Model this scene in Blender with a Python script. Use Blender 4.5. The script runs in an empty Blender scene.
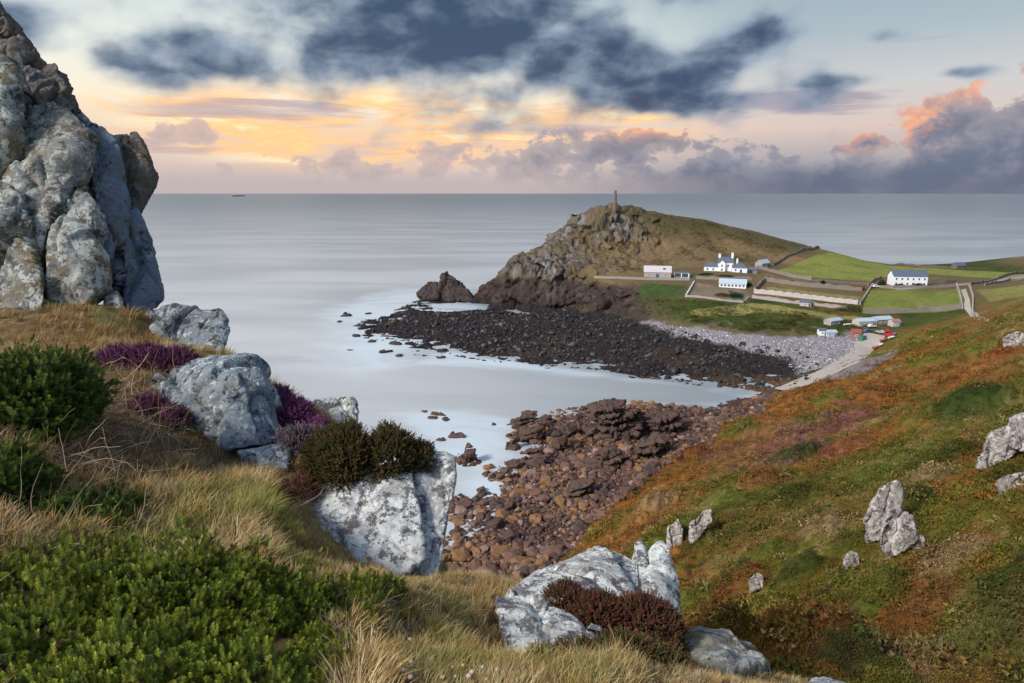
import bpy, bmesh, math, random
import numpy as np
from mathutils import Vector, Matrix, noise as mnoise

random.seed(7)
RNG = np.random.default_rng(11)
R = math.radians
SC = bpy.context.scene

# ------------------------------------------------------------------ camera
CAM_H = 70.0
PITCH = math.atan(148.5 / 683.0)
cam_d = bpy.data.cameras.new('camera'); cam_d.lens = 24.0; cam_d.sensor_width = 36.0
cam_d.clip_start = 0.1; cam_d.clip_end = 200000.0
cam = bpy.data.objects.new('camera', cam_d); SC.collection.objects.link(cam)
cam.location = (0, 0, CAM_H); cam.rotation_euler = (math.pi / 2 - PITCH, 0, 0)
SC.camera = cam
SC.view_settings.view_transform = 'Standard'; SC.view_settings.look = 'None'
SC.view_settings.exposure = 0.22; SC.view_settings.gamma = 1.0
SC.view_settings.use_curve_mapping = False
SC.cycles.max_bounces = 6; SC.cycles.diffuse_bounces = 3; SC.cycles.glossy_bounces = 3
SC.cycles.transparent_max_bounces = 4; SC.cycles.use_denoising = True
SUN_EL, SUN_AZ = 37.0, -128.0          # elevation; azimuth clockwise from +Y (view direction)
SUN_STRENGTH = 3.2

def lin(r, g, b):
    f = lambda c: (c / 255 / 12.92) if c / 255 <= 0.04045 else ((c / 255 + 0.055) / 1.055) ** 2.4
    return (f(r), f(g), f(b), 1.0)

# ------------------------------------------------------------------ world: sunset sky with cloud decks
world = bpy.data.worlds.new('World'); SC.world = world; world.use_nodes = True
NT = world.node_tree; NT.nodes.clear()

class N:
    """small wrapper: arithmetic on node sockets"""
    def __init__(s, nt): s.nt = nt
    def node(s, t, **kw):
        n = s.nt.nodes.new(t)
        for k, v in kw.items(): setattr(n, k, v)
        return n
    def put(s, sock, v):
        if isinstance(v, bpy.types.NodeSocket): s.nt.links.new(v, sock)
        elif v is not None: sock.default_value = v
    def m(s, op, a, b=None, c=None, clamp=False):
        n = s.node('ShaderNodeMath', operation=op, use_clamp=clamp)
        s.put(n.inputs[0], a)
        if b is not None: s.put(n.inputs[1], b)
        if c is not None: s.put(n.inputs[2], c)
        return n.outputs[0]
    def add(s, a, b): return s.m('ADD', a, b)
    def sub(s, a, b): return s.m('SUBTRACT', a, b)
    def mul(s, a, b): return s.m('MULTIPLY', a, b)
    def ss(s, x, lo, hi):
        n = s.node('ShaderNodeMapRange', interpolation_type='SMOOTHSTEP', clamp=True)
        s.put(n.inputs['Value'], x); s.put(n.inputs['From Min'], lo); s.put(n.inputs['From Max'], hi)
        return n.outputs[0]
    def mix(s, f, a, b, mode='MIX'):
        n = s.node('ShaderNodeMix', data_type='RGBA', blend_type=mode)
        s.put(n.inputs['Factor'], f); s.put(n.inputs['A'], a); s.put(n.inputs['B'], b)
        return n.outputs['Result']
    def xyz(s, x, y, z):
        n = s.node('ShaderNodeCombineXYZ'); s.put(n.inputs[0], x); s.put(n.inputs[1], y); s.put(n.inputs[2], z)
        return n.outputs[0]
    def noise(s, vec, scale=1.0, detail=4.0, rough=0.5, dist=0.0, col=False):
        n = s.node('ShaderNodeTexNoise'); n.noise_dimensions = '3D'
        if vec is not None: s.put(n.inputs['Vector'], vec)
        s.put(n.inputs['Scale'], scale); s.put(n.inputs['Detail'], detail)
        s.put(n.inputs['Roughness'], rough); s.put(n.inputs['Distortion'], dist)
        return n.outputs['Color' if col else 'Fac']
    def ramp(s, f, stops):
        n = s.node('ShaderNodeValToRGB'); e = n.color_ramp.elements
        while len(e) < len(stops): e.new(0.5)
        for k, (p, c) in enumerate(stops): e[k].position = p; e[k].color = c
        s.put(n.inputs[0], f); return n.outputs[0]

def azel(u, v):
    x = (u - 512) / 683; cy = (341.5 - v) / 683
    y = math.cos(PITCH) + cy * math.sin(PITCH); z = -math.sin(PITCH) + cy * math.cos(PITCH)
    return math.degrees(math.atan2(x, y)), math.degrees(math.atan2(z, math.hypot(x, y)))

w = N(NT)
tc = w.node('ShaderNodeTexCoord')
sep = w.node('ShaderNodeSeparateXYZ'); NT.links.new(tc.outputs['Generated'], sep.inputs[0])
AZ = w.mul(w.m('ARCTAN2', sep.outputs[0], sep.outputs[1]), 57.29578)
EL = w.mul(w.m('ARCSINE', sep.outputs[2]), 57.29578)
# clear sky
nish = w.node('ShaderNodeTexSky', sky_type='NISHITA')
nish.sun_disc = False; nish.sun_elevation = R(SUN_EL); nish.sun_rotation = R(SUN_AZ)
nish.altitude = 70
clear = w.mix(1.0, nish.outputs[0], (0.15, 0.15, 0.15, 1), 'MULTIPLY')
# evening sky colours by height: cool pale up high, warm at the horizon
e01 = w.m('DIVIDE', EL, 40.0, clamp=True)
left = w.ramp(e01, [(0.0, lin(192, 176, 178)), (0.05, lin(206, 184, 178)), (0.11, lin(226, 196, 172)), (0.17, lin(240, 228, 202)),
                    (0.26, lin(226, 230, 220)), (0.42, lin(176, 194, 198)), (1.0, lin(150, 172, 186))])
right = w.ramp(e01, [(0.0, lin(120, 124, 142)), (0.05, lin(144, 142, 154)), (0.12, lin(208, 184, 174)), (0.19, lin(196, 192, 190)),
                     (0.28, lin(162, 176, 182)), (0.42, lin(138, 156, 166)), (1.0, lin(130, 152, 168))])
lr = w.ss(AZ, -2.0, 24.0)
evening = w.mix(lr, left, right)
front = w.ss(sep.outputs[1], -0.15, 0.45)
low = w.sub(1.0, w.ss(EL, 22.0, 55.0))
base = w.mix(w.mul(w.mul(front, low), 0.93), clear, evening)
# sunset glow behind the clouds
def gauss(c, e, ra, re):
    a = w.m('DIVIDE', w.sub(AZ, c), ra); b = w.m('DIVIDE', w.sub(EL, e), re)
    return w.m('EXPONENT', w.mul(w.add(w.mul(a, a), w.mul(b, b)), -1.0))
def blob(u0, v0, u1, v1):
    a0, e1 = azel(u0, (v0 + v1) / 2)[0], azel((u0 + u1) / 2, v0)[1]
    a1, e0 = azel(u1, (v0 + v1) / 2)[0], azel((u0 + u1) / 2, v1)[1]
    return gauss((a0 + a1) / 2, (e0 + e1) / 2, (a1 - a0) / 2, (e1 - e0) / 2)
def total(items):
    t = None
    for it in items:
        g = blob(*it[:4])
        if len(it) > 4: g = w.mul(g, it[4])
        t = g if t is None else w.add(t, g)
    return t
streak = w.noise(w.xyz(w.mul(AZ, 0.11), w.mul(EL, 0.70), 3.1), 1.0, 6, 0.6, 0.6)
glow = total([(150, 72, 580, 165, 1.0), (200, 112, 480, 164, 1.1), (520, 105, 720, 150, 0.75), (90, 82, 230, 118, 0.7), (560, 90, 700, 130, .4)])
glow_f = w.mul(w.ss(glow, 0.15, 1.1), w.ss(streak, 0.34, 0.54))
sky = w.mix(glow_f, base, w.mix(w.ss(streak, .48, .68), lin(255, 200, 136), lin(255, 240, 200)))
# thin streaky mauve veil through the glow
streak2 = w.noise(w.xyz(w.mul(AZ, 0.07), w.mul(EL, 0.75), 11.0), 1.0, 5, 0.55, 0.4)
veil_zone = total([(140, 95, 480, 126, .9), (330, 140, 620, 165, .5), (640, 88, 900, 112, 1.0), (90, 125, 220, 160, .7), (500, 112, 760, 150, .4), (700, 100, 900, 120, .5)])
veil = w.mul(w.ss(w.add(veil_zone, w.mul(w.sub(streak2, 0.5), 3.2)), 0.42, 1.15), 0.85)
sky = w.mix(veil, sky, w.mix(lr, lin(180, 160, 164), lin(158, 148, 162)))
# cumulus low over the horizon
puff_vec = w.xyz(w.mul(AZ, 0.42), w.mul(EL, 0.58), 7.7)
puff = w.noise(puff_vec, 1.0, 7, 0.56, 0.25)
puff_up = w.noise(w.xyz(w.mul(w.add(AZ, -0.40), 0.42), w.mul(w.sub(EL, -0.4), 0.58), 7.7), 1.0, 7, 0.56, 0.25)
low_zone = total([(130, 158, 620, 192, .62), (520, 126, 690, 164, 1.05), (440, 142, 560, 170, .6), (300, 142, 420, 172, .5), (600, 156, 1200, 204, 1.25),
                  (690, 132, 780, 170, .5), (840, 130, 892, 160, .95), (905, 98, 985, 165, 1.2), (970, 78, 1110, 175, 1.35), (140, 115, 215, 150, .7), (420, 138, 460, 160, .5)])
low_d = w.add(low_zone, w.mul(w.sub(puff, 0.5), 3.0))
low_a = w.mul(w.mul(w.ss(low_d, 0.46, 0.72), 0.90), w.ss(low_zone, .08, .3))
lit = w.ss(w.sub(puff, puff_up), -0.02, 0.10)
lit_zone = total([(838, 122, 880, 150, .9), (890, 96, 950, 146, 1.0), (945, 68, 1040, 98, 1.0), (600, 112, 690, 140, 0.8), (200, 120, 420, 150, .3)])
thin = w.sub(1.0, w.ss(low_d, 0.75, 1.5))
lit_f = w.mul(w.m('MINIMUM', lit_zone, 1.0), w.m('MAXIMUM', w.mul(lit, .45), w.mul(w.sub(1.0, w.ss(low_d, 0.62, 1.15)), 0.95)))
lr2 = w.ss(AZ, -9.0, 14.0)
low_col = w.mix(w.ss(low_d, 0.6, 1.6), w.mix(lr2, lin(196, 176, 170), lin(144, 142, 154)), w.mix(lr2, lin(156, 150, 158), lin(92, 104, 128)))
low_col = w.mix(lit_f, low_col, lin(246, 168, 122))
sky = w.mix(low_a, sky, low_col)
# haze bank at the very horizon
bank = w.mul(w.sub(1.0, w.ss(EL, 0.3, 2.6)), 0.8)
bank = w.mul(bank, front)
sky = w.mix(bank, sky, w.mix(lr, lin(180, 168, 168), lin(98, 106, 124)))
# big slate clouds up high, soft and wind blown
warp = w.noise(w.xyz(w.mul(AZ, 0.10), w.mul(EL, 0.16), 2.2), 1.0, 3, 0.5, 0.0)
hi = w.noise(w.xyz(w.add(w.mul(AZ, 0.20), w.mul(EL, -0.05)), w.mul(EL, 0.30), 5.0), 1.0, 5, 0.44, 0.1)
hi_zone = total([(262, -40, 440, 92, 1.25), (390, -50, 600, 104, 1.5), (128, 4, 252, 84, 1.25), (-120, -30, 62, 66, 1.1), (60, 34, 150, 78, .6),
                 (550, 34, 690, 112, 1.15), (610, -30, 720, 14, .6), (670, 36, 770, 98, 1.0), (740, 4, 812, 66, 1.0), (620, 84, 742, 122, .95), (750, 86, 850, 122, .7), (860, 28, 900, 48, .7), (935, 64, 1000, 80, 1.0),
                 (-300, -120, 200, -40, .6), (780,72,900,90,.6)])
over = w.mul(w.ss(EL, 16.0, 30.0), 0.45)
hi_d = w.add(w.add(hi_zone, over), w.mul(w.sub(hi, 0.5), 2.3))
hi_a = w.mul(w.ss(hi_d, 0.18, 1.05), 0.96)
fine = w.noise(w.xyz(w.mul(AZ, 0.30), w.mul(EL, 0.55), 1.0), 1.0, 5, 0.55, 0.3)
hi_col = w.mix(w.ss(w.add(hi_d, w.mul(w.sub(fine, .5), 2.2)), 0.2, 1.75), lin(142, 158, 178), lin(48, 70, 100))
sky = w.mix(hi_a, sky, hi_col)
# below the horizon: dull sea colour
sky = w.mix(w.ss(EL, -1.5, -0.2), (0.16, 0.18, 0.2, 1), sky)
bg = w.node('ShaderNodeBackground'); NT.links.new(sky, bg.inputs['Color']); bg.inputs['Strength'].default_value = 1.0
wo = w.node('ShaderNodeOutputWorld'); NT.links.new(bg.outputs[0], wo.inputs['Surface'])
world.cycles.sampling_method = 'MANUAL'; world.cycles.sample_map_resolution = 512

# ------------------------------------------------------------------ sun: soft light of a bright sky behind thin cloud
sun_d = bpy.data.lights.new('sun', 'SUN'); sun_d.energy = SUN_STRENGTH; sun_d.angle = R(12); sun_d.color = (1.0, 0.95, 0.88)
sun = bpy.data.objects.new('sun', sun_d); SC.collection.objects.link(sun)
sdir = Vector((math.sin(R(SUN_AZ)) * math.cos(R(SUN_EL)), math.cos(R(SUN_AZ)) * math.cos(R(SUN_EL)), math.sin(R(SUN_EL))))
sun.rotation_euler = sdir.to_track_quat('Z', 'Y').to_euler(); sun.location = (0, 0, 200)

# ------------------------------------------------------------------ helpers
def tag(o, label=None, cat=None, group=None, kind=None):
    if label: o['label'] = label
    if cat: o['category'] = cat
    if group: o['group'] = group
    if kind: o['kind'] = kind
    return o
def link(o, parent=None):
    SC.collection.objects.link(o)
    if parent is not None: o.parent = parent
    return o
def empty(name, loc, rz=0.0):
    o = bpy.data.objects.new(name, None); o.location = loc; o.rotation_euler = (0, 0, rz); o.empty_display_size = 0.3
    return link(o)
def ray(u, v):
    cx = (u - 512) / 683.0; cy = (341.5 - v) / 683.0
    return np.array([cx, math.cos(PITCH) + cy * math.sin(PITCH), -math.sin(PITCH) + cy * math.cos(PITCH)])
def at(u, v, d):                                   # point at depth d along the view axis
    return np.array([0, 0, CAM_H]) + d * ray(u, v)
def atz(u, v, z):                                  # point at height z
    r = ray(u, v); return np.array([0, 0, CAM_H]) + r * ((z - CAM_H) / r[2])
def smooth(x, a, b):
    t = np.clip((np.asarray(x, float) - a) / (b - a), 0, 1); return t * t * (3 - 2 * t)

def _h(ix, iy, iz, s):
    h = (ix.astype(np.int64) * 374761393 + iy.astype(np.int64) * 668265263 + iz.astype(np.int64) * 1440662683 + s * 982451653) & 0xFFFFFFFF
    h = ((h ^ (h >> 13)) * 1274126177) & 0xFFFFFFFF
    h = ((h ^ (h >> 16)) * 2246822519) & 0xFFFFFFFF
    return (h ^ (h >> 15)) & 0xFFFFFFFF
def pn(p, seed=0):                                 # gradient noise, about -1..1
    p = np.asarray(p, float); i = np.floor(p); f = p - i; u = f * f * f * (f * (f * 6 - 15) + 10)
    i = i.astype(np.int64); out = 0
    for dx in (0, 1):
        wx = u[:, 0] if dx else 1 - u[:, 0]
        for dy in (0, 1):
            wy = u[:, 1] if dy else 1 - u[:, 1]
            for dz in (0, 1):
                wz = u[:, 2] if dz else 1 - u[:, 2]
                h = _h(i[:, 0] + dx, i[:, 1] + dy, i[:, 2] + dz, seed)
                g = ((h & 1023) / 511.5 - 1) * (f[:, 0] - dx) + (((h >> 10) & 1023) / 511.5 - 1) * (f[:, 1] - dy) + (((h >> 20) & 1023) / 511.5 - 1) * (f[:, 2] - dz)
                out = out + wx * wy * wz * g
    return out * 1.3
def fbm(p, octaves=4, seed=0, gain=0.5, lac=2.03):
    p = np.asarray(p, float); a = 1.0; t = 0; n = 0
    for k in range(octaves):
        t = t + a * pn(p * lac ** k + k * 17.3, seed + k); n += a; a *= gain
    return t / n
def ridged(p, octaves=4, seed=0):
    p = np.asarray(p, float); a = 1.0; t = 0; n = 0
    for k in range(octaves):
        t = t + a * (1 - np.abs(pn(p * 2.07 ** k + k * 9.1, seed + k)) * 2); n += a; a *= 0.5
    return t / n
def worley(p, seed=0):                             # F1, F2 and a random value of the nearest cell
    p = np.asarray(p, float); i = np.floor(p).astype(np.int64); n = len(p)
    f1 = np.full(n, 9.0); f2 = np.full(n, 9.0); cid = np.zeros(n)
    for dx in (-1, 0, 1):
        for dy in (-1, 0, 1):
            for dz in (-1, 0, 1):
                c = i + (dx, dy, dz); h = _h(c[:, 0], c[:, 1], c[:, 2], seed)
                q = c + np.stack([(h & 1023) / 1023, ((h >> 10) & 1023) / 1023, ((h >> 20) & 1023) / 1023], 1)
                d = np.sqrt(((q - p) ** 2).sum(1)); near = d < f1
                f2 = np.where(near, f1, np.minimum(f2, d)); f1 = np.where(near, d, f1)
                cid = np.where(near, ((h * 7919) & 0xFFFF) / 65535.0, cid)
    return f1, f2, cid

def facets(p, seed=0):                             # broken-stone relief: every cell is its own tilted plane
    p = np.asarray(p, float); i = np.floor(p).astype(np.int64); n = len(p); f1 = np.full(n, 9.0); f2 = np.full(n, 9.0); out = np.zeros(n)
    for dx in (-1, 0, 1):
        for dy in (-1, 0, 1):
            for dz in (-1, 0, 1):
                c = i + (dx, dy, dz); h = _h(c[:, 0], c[:, 1], c[:, 2], seed); h2 = _h(c[:, 2], c[:, 0], c[:, 1], seed + 77)
                r = p - (c + np.stack([(h & 1023) / 1023, ((h >> 10) & 1023) / 1023, ((h >> 20) & 1023) / 1023], 1)); d = np.sqrt((r ** 2).sum(1)); near = d < f1
                v = ((h2 & 1023) / 511.5 - 1) * r[:, 0] + (((h2 >> 10) & 1023) / 511.5 - 1) * r[:, 1] + (((h2 >> 20) & 1023) / 511.5 - 1) * r[:, 2] + (((h * 7919) & 0xFFFF) / 65535.0 - .5) * .45
                f2 = np.where(near, f1, np.minimum(f2, d)); f1 = np.where(near, d, f1); out = np.where(near, v, out)
    return out, f2 - f1

def mesh_np(name, V, F, col=None, mat=None, smooth_shade=True, parent=None, attrs=None):
    """V (n,3), F (m,3|4) integer array -> linked object"""
    me = bpy.data.meshes.new(name); V = np.ascontiguousarray(V, np.float32); F = np.ascontiguousarray(F, np.int32)
    m, k = F.shape
    me.vertices.add(len(V)); me.vertices.foreach_set('co', V.ravel())
    me.loops.add(m * k); me.loops.foreach_set('vertex_index', F.ravel())
    me.polygons.add(m); me.polygons.foreach_set('loop_start', np.arange(0, m * k, k, dtype=np.int32))
    me.polygons.foreach_set('use_smooth', np.full(m, bool(smooth_shade)))
    me.update(calc_edges=True)
    if col is not None:
        a = me.attributes.new('Col', 'FLOAT_COLOR', 'POINT')
        c = np.ones((len(V), 4), np.float32); c[:, :3] = col; a.data.foreach_set('color', c.ravel())
    for kx, arr in (attrs or {}).items():
        a = me.attributes.new(kx, 'FLOAT', 'POINT'); a.data.foreach_set('value', np.ascontiguousarray(arr, np.float32))
    if mat: me.materials.append(mat)
    return link(bpy.data.objects.new(name, me), parent)

def rbf_fit(P, smoothing=0.0):
    P = np.asarray(P, float); xy = P[:, :2]; s = np.abs(xy).max(); q = xy / s
    d = np.linalg.norm(q[:, None] - q[None], axis=2); K = np.where(d > 0, d * d * np.log(d + 1e-12), 0)
    K += np.eye(len(P)) * smoothing
    T = np.hstack([np.ones((len(P), 1)), q]); A = np.block([[K, T], [T.T, np.zeros((3, 3))]])
    c = np.linalg.lstsq(A, np.concatenate([P[:, 2], np.zeros(3)]), rcond=None)[0]
    def f(x, y):
        x = np.asarray(x, float); sh = x.shape; Q = np.stack([x.ravel(), np.asarray(y, float).ravel()], 1) / s
        out = np.empty(len(Q))
        for a in range(0, len(Q), 40000):
            b = Q[a:a + 40000]; d2 = ((b[:, None] - q[None]) ** 2).sum(2)
            out[a:a + 40000] = (0.5 * d2 * np.log(d2 + 1e-20)) @ c[:-3] + c[-3] + b @ c[-2:]
        return out.reshape(sh)
    return f

def inpoly(x, y, poly):
    x = np.asarray(x, float); y = np.asarray(y, float); c = np.zeros(x.shape, bool); n = len(poly)
    for i in range(n):
        x0, y0 = poly[i]; x1, y1 = poly[(i + 1) % n]
        k = ((y0 > y) != (y1 > y)); 
        with np.errstate(divide='ignore', invalid='ignore'):
            c ^= k & (x < (x1 - x0) * (y - y0) / (y1 - y0 + 1e-12) + x0)
    return c
def polydist(x, y, poly, closed=True):             # distance to a polyline
    x = np.asarray(x, float); y = np.asarray(y, float); d = np.full(x.shape, 1e9); n = len(poly)
    for i in range(n if closed else n - 1):
        ax, ay = poly[i][:2]; bx, by = poly[(i + 1) % n][:2]; ex, ey = bx - ax, by - ay; L = ex * ex + ey * ey + 1e-12
        t = np.clip(((x - ax) * ex + (y - ay) * ey) / L, 0, 1); d = np.minimum(d, np.hypot(x - ax - t * ex, y - ay - t * ey))
    return d

def attr_mat(name, rough=0.9, bump=0.0, bscale=8.0, var=0.25, vscale=3.0, spec=0.25, translucent=0.0):
    """surface whose own colour is the Col attribute, broken up by noise"""
    m = bpy.data.materials.new(name); m.use_nodes = True; nt = m.node_tree; n = N(nt)
    bs = nt.nodes['Principled BSDF']; a = n.node('ShaderNodeAttribute', attribute_name='Col')
    t = n.node('ShaderNodeTexCoord').outputs['Object']
    v = n.noise(t, vscale, 6, 0.6)
    k = n.m('MULTIPLY_ADD', v, 2 * var, 1 - var)
    c = n.mix(1.0, a.outputs['Color'], n.xyz(k, k, k), 'MULTIPLY')
    nt.links.new(c, bs.inputs['Base Color']); bs.inputs['Roughness'].default_value = rough
    bs.inputs['Specular IOR Level'].default_value = spec
    if bump:
        b = n.node('ShaderNodeBump'); b.inputs['Strength'].default_value = bump; b.inputs['Distance'].default_value = 1.0 / bscale
        nt.links.new(n.noise(t, bscale, 8, 0.65), b.inputs['Height']); nt.links.new(b.outputs[0], bs.inputs['Normal'])
    if translucent:
        tr = n.node('ShaderNodeBsdfTranslucent'); nt.links.new(c, tr.inputs['Color'])
        mx = n.node('ShaderNodeMixShader'); mx.inputs[0].default_value = translucent
        nt.links.new(bs.outputs[0], mx.inputs[1]); nt.links.new(tr.outputs[0], mx.inputs[2])
        nt.links.new(mx.outputs[0], nt.nodes['Material Output'].inputs['Surface'])
    return m
def plain(name, col, rough=0.8, var=0.15, scale=2.0, bump=0.0, spec=0.3, metal=0.0):
    m = bpy.data.materials.new(name); m.use_nodes = True; nt = m.node_tree; n = N(nt); bs = nt.nodes['Principled BSDF']
    t = n.node('ShaderNodeTexCoord').outputs['Object']; v = n.noise(t, scale, 6, 0.6)
    k = n.m('MULTIPLY_ADD', v, 2 * var, 1 - var)
    nt.links.new(n.mix(1.0, tuple(col[:3]) + (1,), n.xyz(k, k, k), 'MULTIPLY'), bs.inputs['Base Color'])
    bs.inputs['Roughness'].default_value = rough; bs.inputs['Specular IOR Level'].default_value = spec; bs.inputs['Metallic'].default_value = metal
    if bump:
        b = n.node('ShaderNodeBump'); b.inputs['Strength'].default_value = bump; b.inputs['Distance'].default_value = 0.05
        nt.links.new(n.noise(t, scale * 3, 6, 0.6), b.inputs['Height']); nt.links.new(b.outputs[0], bs.inputs['Normal'])
    return m
# ------------------------------------------------------------------ terrain (heights fitted through surveyed points)
G = []
def gz(*rows):                                     # (u, v, z): sight line meets height z
    for u, v, z in rows: G.append(atz(u, v, z))
def gd(*rows):                                     # (u, v, d): sight line at depth d
    for u, v, d in rows: G.append(at(u, v, d))
def gw(*rows): G.extend(np.array(r, float) for r in rows)
# near hillside
gd((600, 545, 122), (650, 500, 140), (700, 460, 163), (745, 425, 190), (790, 396, 218), (835, 368, 255), (880, 350, 288), (920, 330, 296), (960, 325, 270), (1000, 318, 250),
   (1024, 305, 262), (1024, 350, 190), (1024, 420, 112), (1100, 350, 150), (1100, 450, 85), (960, 400, 165), (900, 420, 152), (900, 480, 98), (850, 540, 76), (1024, 500, 72),
   (1024, 600, 47), (1024, 683, 36), (900, 683, 41), (900, 600, 55), (800, 683, 46), (800, 600, 64), (720, 620, 72), (690, 570, 86), (700, 520, 106), (750, 480, 134), (820, 440, 165),
   (1150, 683, 28), (1150, 560, 42), (950, 540, 66), (960, 450, 110))
# behind and below the viewpoint
gw((0, 100, 5), (0, 78, 12), (0, 50, 27), (0, 25, 46), (0, 0, 64), (20, 40, 31), (25, 20, 44), (-20, 20, 48), (-25, 45, 24), (-45, 65, 2), (-60, 40, 2), (-25, 80, 6), (-14, 103, 3), (40, 10, 54),
   (-40, 15, 30), (-40, -10, 55), (30, -20, 74), (-60, 0, 10), (70, 20, 66), (-70, 90, -4), (-30, 120, -3), (-100, 150, -6))
# near beach
gz((462, 580, 1.6), (500, 575, 1.8), (560, 545, 2.0), (457, 500, .1), (480, 520, -.15), (495, 490, -.6), (470, 460, .2), (500, 462, -.8), (508, 445, -.9), (490, 475, -.6), (505, 505, -.2), (485, 548, .45), (520, 470, -.2), (524, 500, .8), (450, 470, -.6), (505, 440, -.5), (500, 418, -1.0), (540, 470, 1.0), (530, 430, .5), (575, 425, .6),
   (620, 440, 1.6), (600, 500, 2.2), (650, 465, 2.6), (700, 440, 2.6), (745, 415, 2.4), (680, 412, 1.0), (640, 403, -.3), (720, 404, .0), (780, 388, .6), (560, 405, -1.2))
# bay and sea bed
gz((560, 390, -2.5), (650, 394, -2), (460, 400, -2.5), (400, 410, -2.5), (740, 394, -.8), (450, 372, -2), (560, 375, -1.6), (380, 380, -3), (330, 400, -4), (300, 330, -4), (330, 310, -4), (250, 300, -6), (250, 270, -7), (300, 262, -7), (360, 260, -7), (200, 290, -7), (300, 300, -6), (350, 240, -9), (150, 330, -8), (440, 250, -8),
   (350, 285, -4), (400, 270, -5), (450, 262, -6), (200, 260, -8), (680, 388, -.9))
# reef
gz((375, 322, -.2), (410, 318, .5), (460, 312, .8), (480, 320, 1.2), (420, 335, .3), (390, 340, -.5), (470, 340, .9), (460, 352, -.2), (510, 350, .7), (560, 340, 1.6), (540, 362, -.2), (600, 358, .6),
   (650, 350, 1.5), (640, 372, .0), (690, 379, -.1), (720, 365, 1.2), (735, 386, .0), (775, 380, .7), (760, 360, 1.8), (810, 370, 2.6), (800, 350, 3.6), (840, 348, 4.6), (860, 340, 5.0), (700, 345, 3.2), (620, 325, 3.0),
   (425, 300, -.4), (400, 308, -1), (478, 298, .3), (500, 310, 1.6), (500, 325, 1.4), (540, 322, 1.8), (580, 325, 2.0), (520, 335, 1.3), (460, 325, .9), (560, 315, 2.4))
# foot of the cliffs, low cliff top, village shelf
gz((492, 300, 3), (520, 304, 3.2), (560, 308, 3.2), (600, 312, 3.6), (640, 320, 4.2), (680, 326, 4.6), (720, 332, 4.8), (770, 337, 5), (820, 336, 5.5), (850, 331, 6.5))
gz((484, 288, 9), (500, 277, 18), (530, 276, 20), (570, 276, 20.5), (610, 278, 20), (640, 281, 19), (600, 297, 11), (550, 293, 11), (510, 290, 11), (640, 300, 11.5), (660, 312, 8.5), (700, 315, 9),
   (660, 283, 18.5), (700, 290, 16.5), (740, 303, 12.5), (700, 300, 14.0), (780, 306, 12), (840, 312, 10.5), (740, 318, 8.2), (790, 322, 7.8), (840, 322, 7.5), (880, 322, 8), (870, 334, 5.8),
   (640, 274, 21), (680, 273, 21.5), (725, 274, 22), (770, 276, 21), (760, 290, 17), (830, 285, 18.5), (860, 300, 14), (880, 290, 17), (910, 288, 18), (940, 290, 17.5), (900, 308, 12.5), (860, 318, 9.5),
   (940, 310, 12.5), (970, 300, 17), (980, 285, 20), (1024, 280, 22), (975, 318, 14), (1080, 285, 26), (1150, 290, 34))
# the cape
gd((615, 208, 515), (590, 211, 508), (570, 226, 494), (560, 237, 482), (600, 232, 484), (545, 250, 470), (520, 262, 462), (505, 271, 452), (560, 262, 452), (600, 262, 455), (620, 250, 472), (650, 213, 530), (660, 250, 478), (700, 222, 545), (720, 248, 486),
   (690, 262, 456), (760, 236, 548), (800, 246, 545), (840, 254, 535), (760, 258, 480), (800, 262, 470), (860, 262, 500), (880, 266, 505), (930, 269, 505), (1000, 272, 500), (850, 272, 445), (950, 276, 440), (1060, 274, 490), (1150, 278, 480))
gw((-40, 470, -3), (-10, 505, -4), (10, 540, -4), (60, 580, 5), (130, 610, 8), (200, 600, 6), (260, 590, 8), (330, 600, 8), (80, 640, -6), (200, 680, -6), (400, 640, 4), (-80, 430, -6), (-35, 440, -1.5), (450, 560, 20), (300, 350, 40), (330, 250, 60), (260, 200, 60), (240, 120, 78), (180, 60, 84), (120, 20, 80))
G = np.array(G)
ter_base = rbf_fit(G, 1e-6)

def heath_axis(x, y): return x * 0.85 + y * 0.53, -x * 0.53 + y * 0.85
def land_masks(x, y, z0):
    """how much each point belongs to reef, near beach, cape crag"""
    far = smooth(y, 225, 262)
    reef = far * smooth(z0, 4.6, 3.2) * smooth(x, 215, 190)
    beach = (1 - far) * smooth(z0, 3.6, 2.4)
    return reef, beach, far

def terrain(x, y, full=True):
    """final heights"""
    x = np.asarray(x, float); y = np.asarray(y, float); sh = x.shape; x = x.ravel(); y = y.ravel()
    z = ter_base(x, y); return add_detail(x, y, z).reshape(sh)

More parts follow.
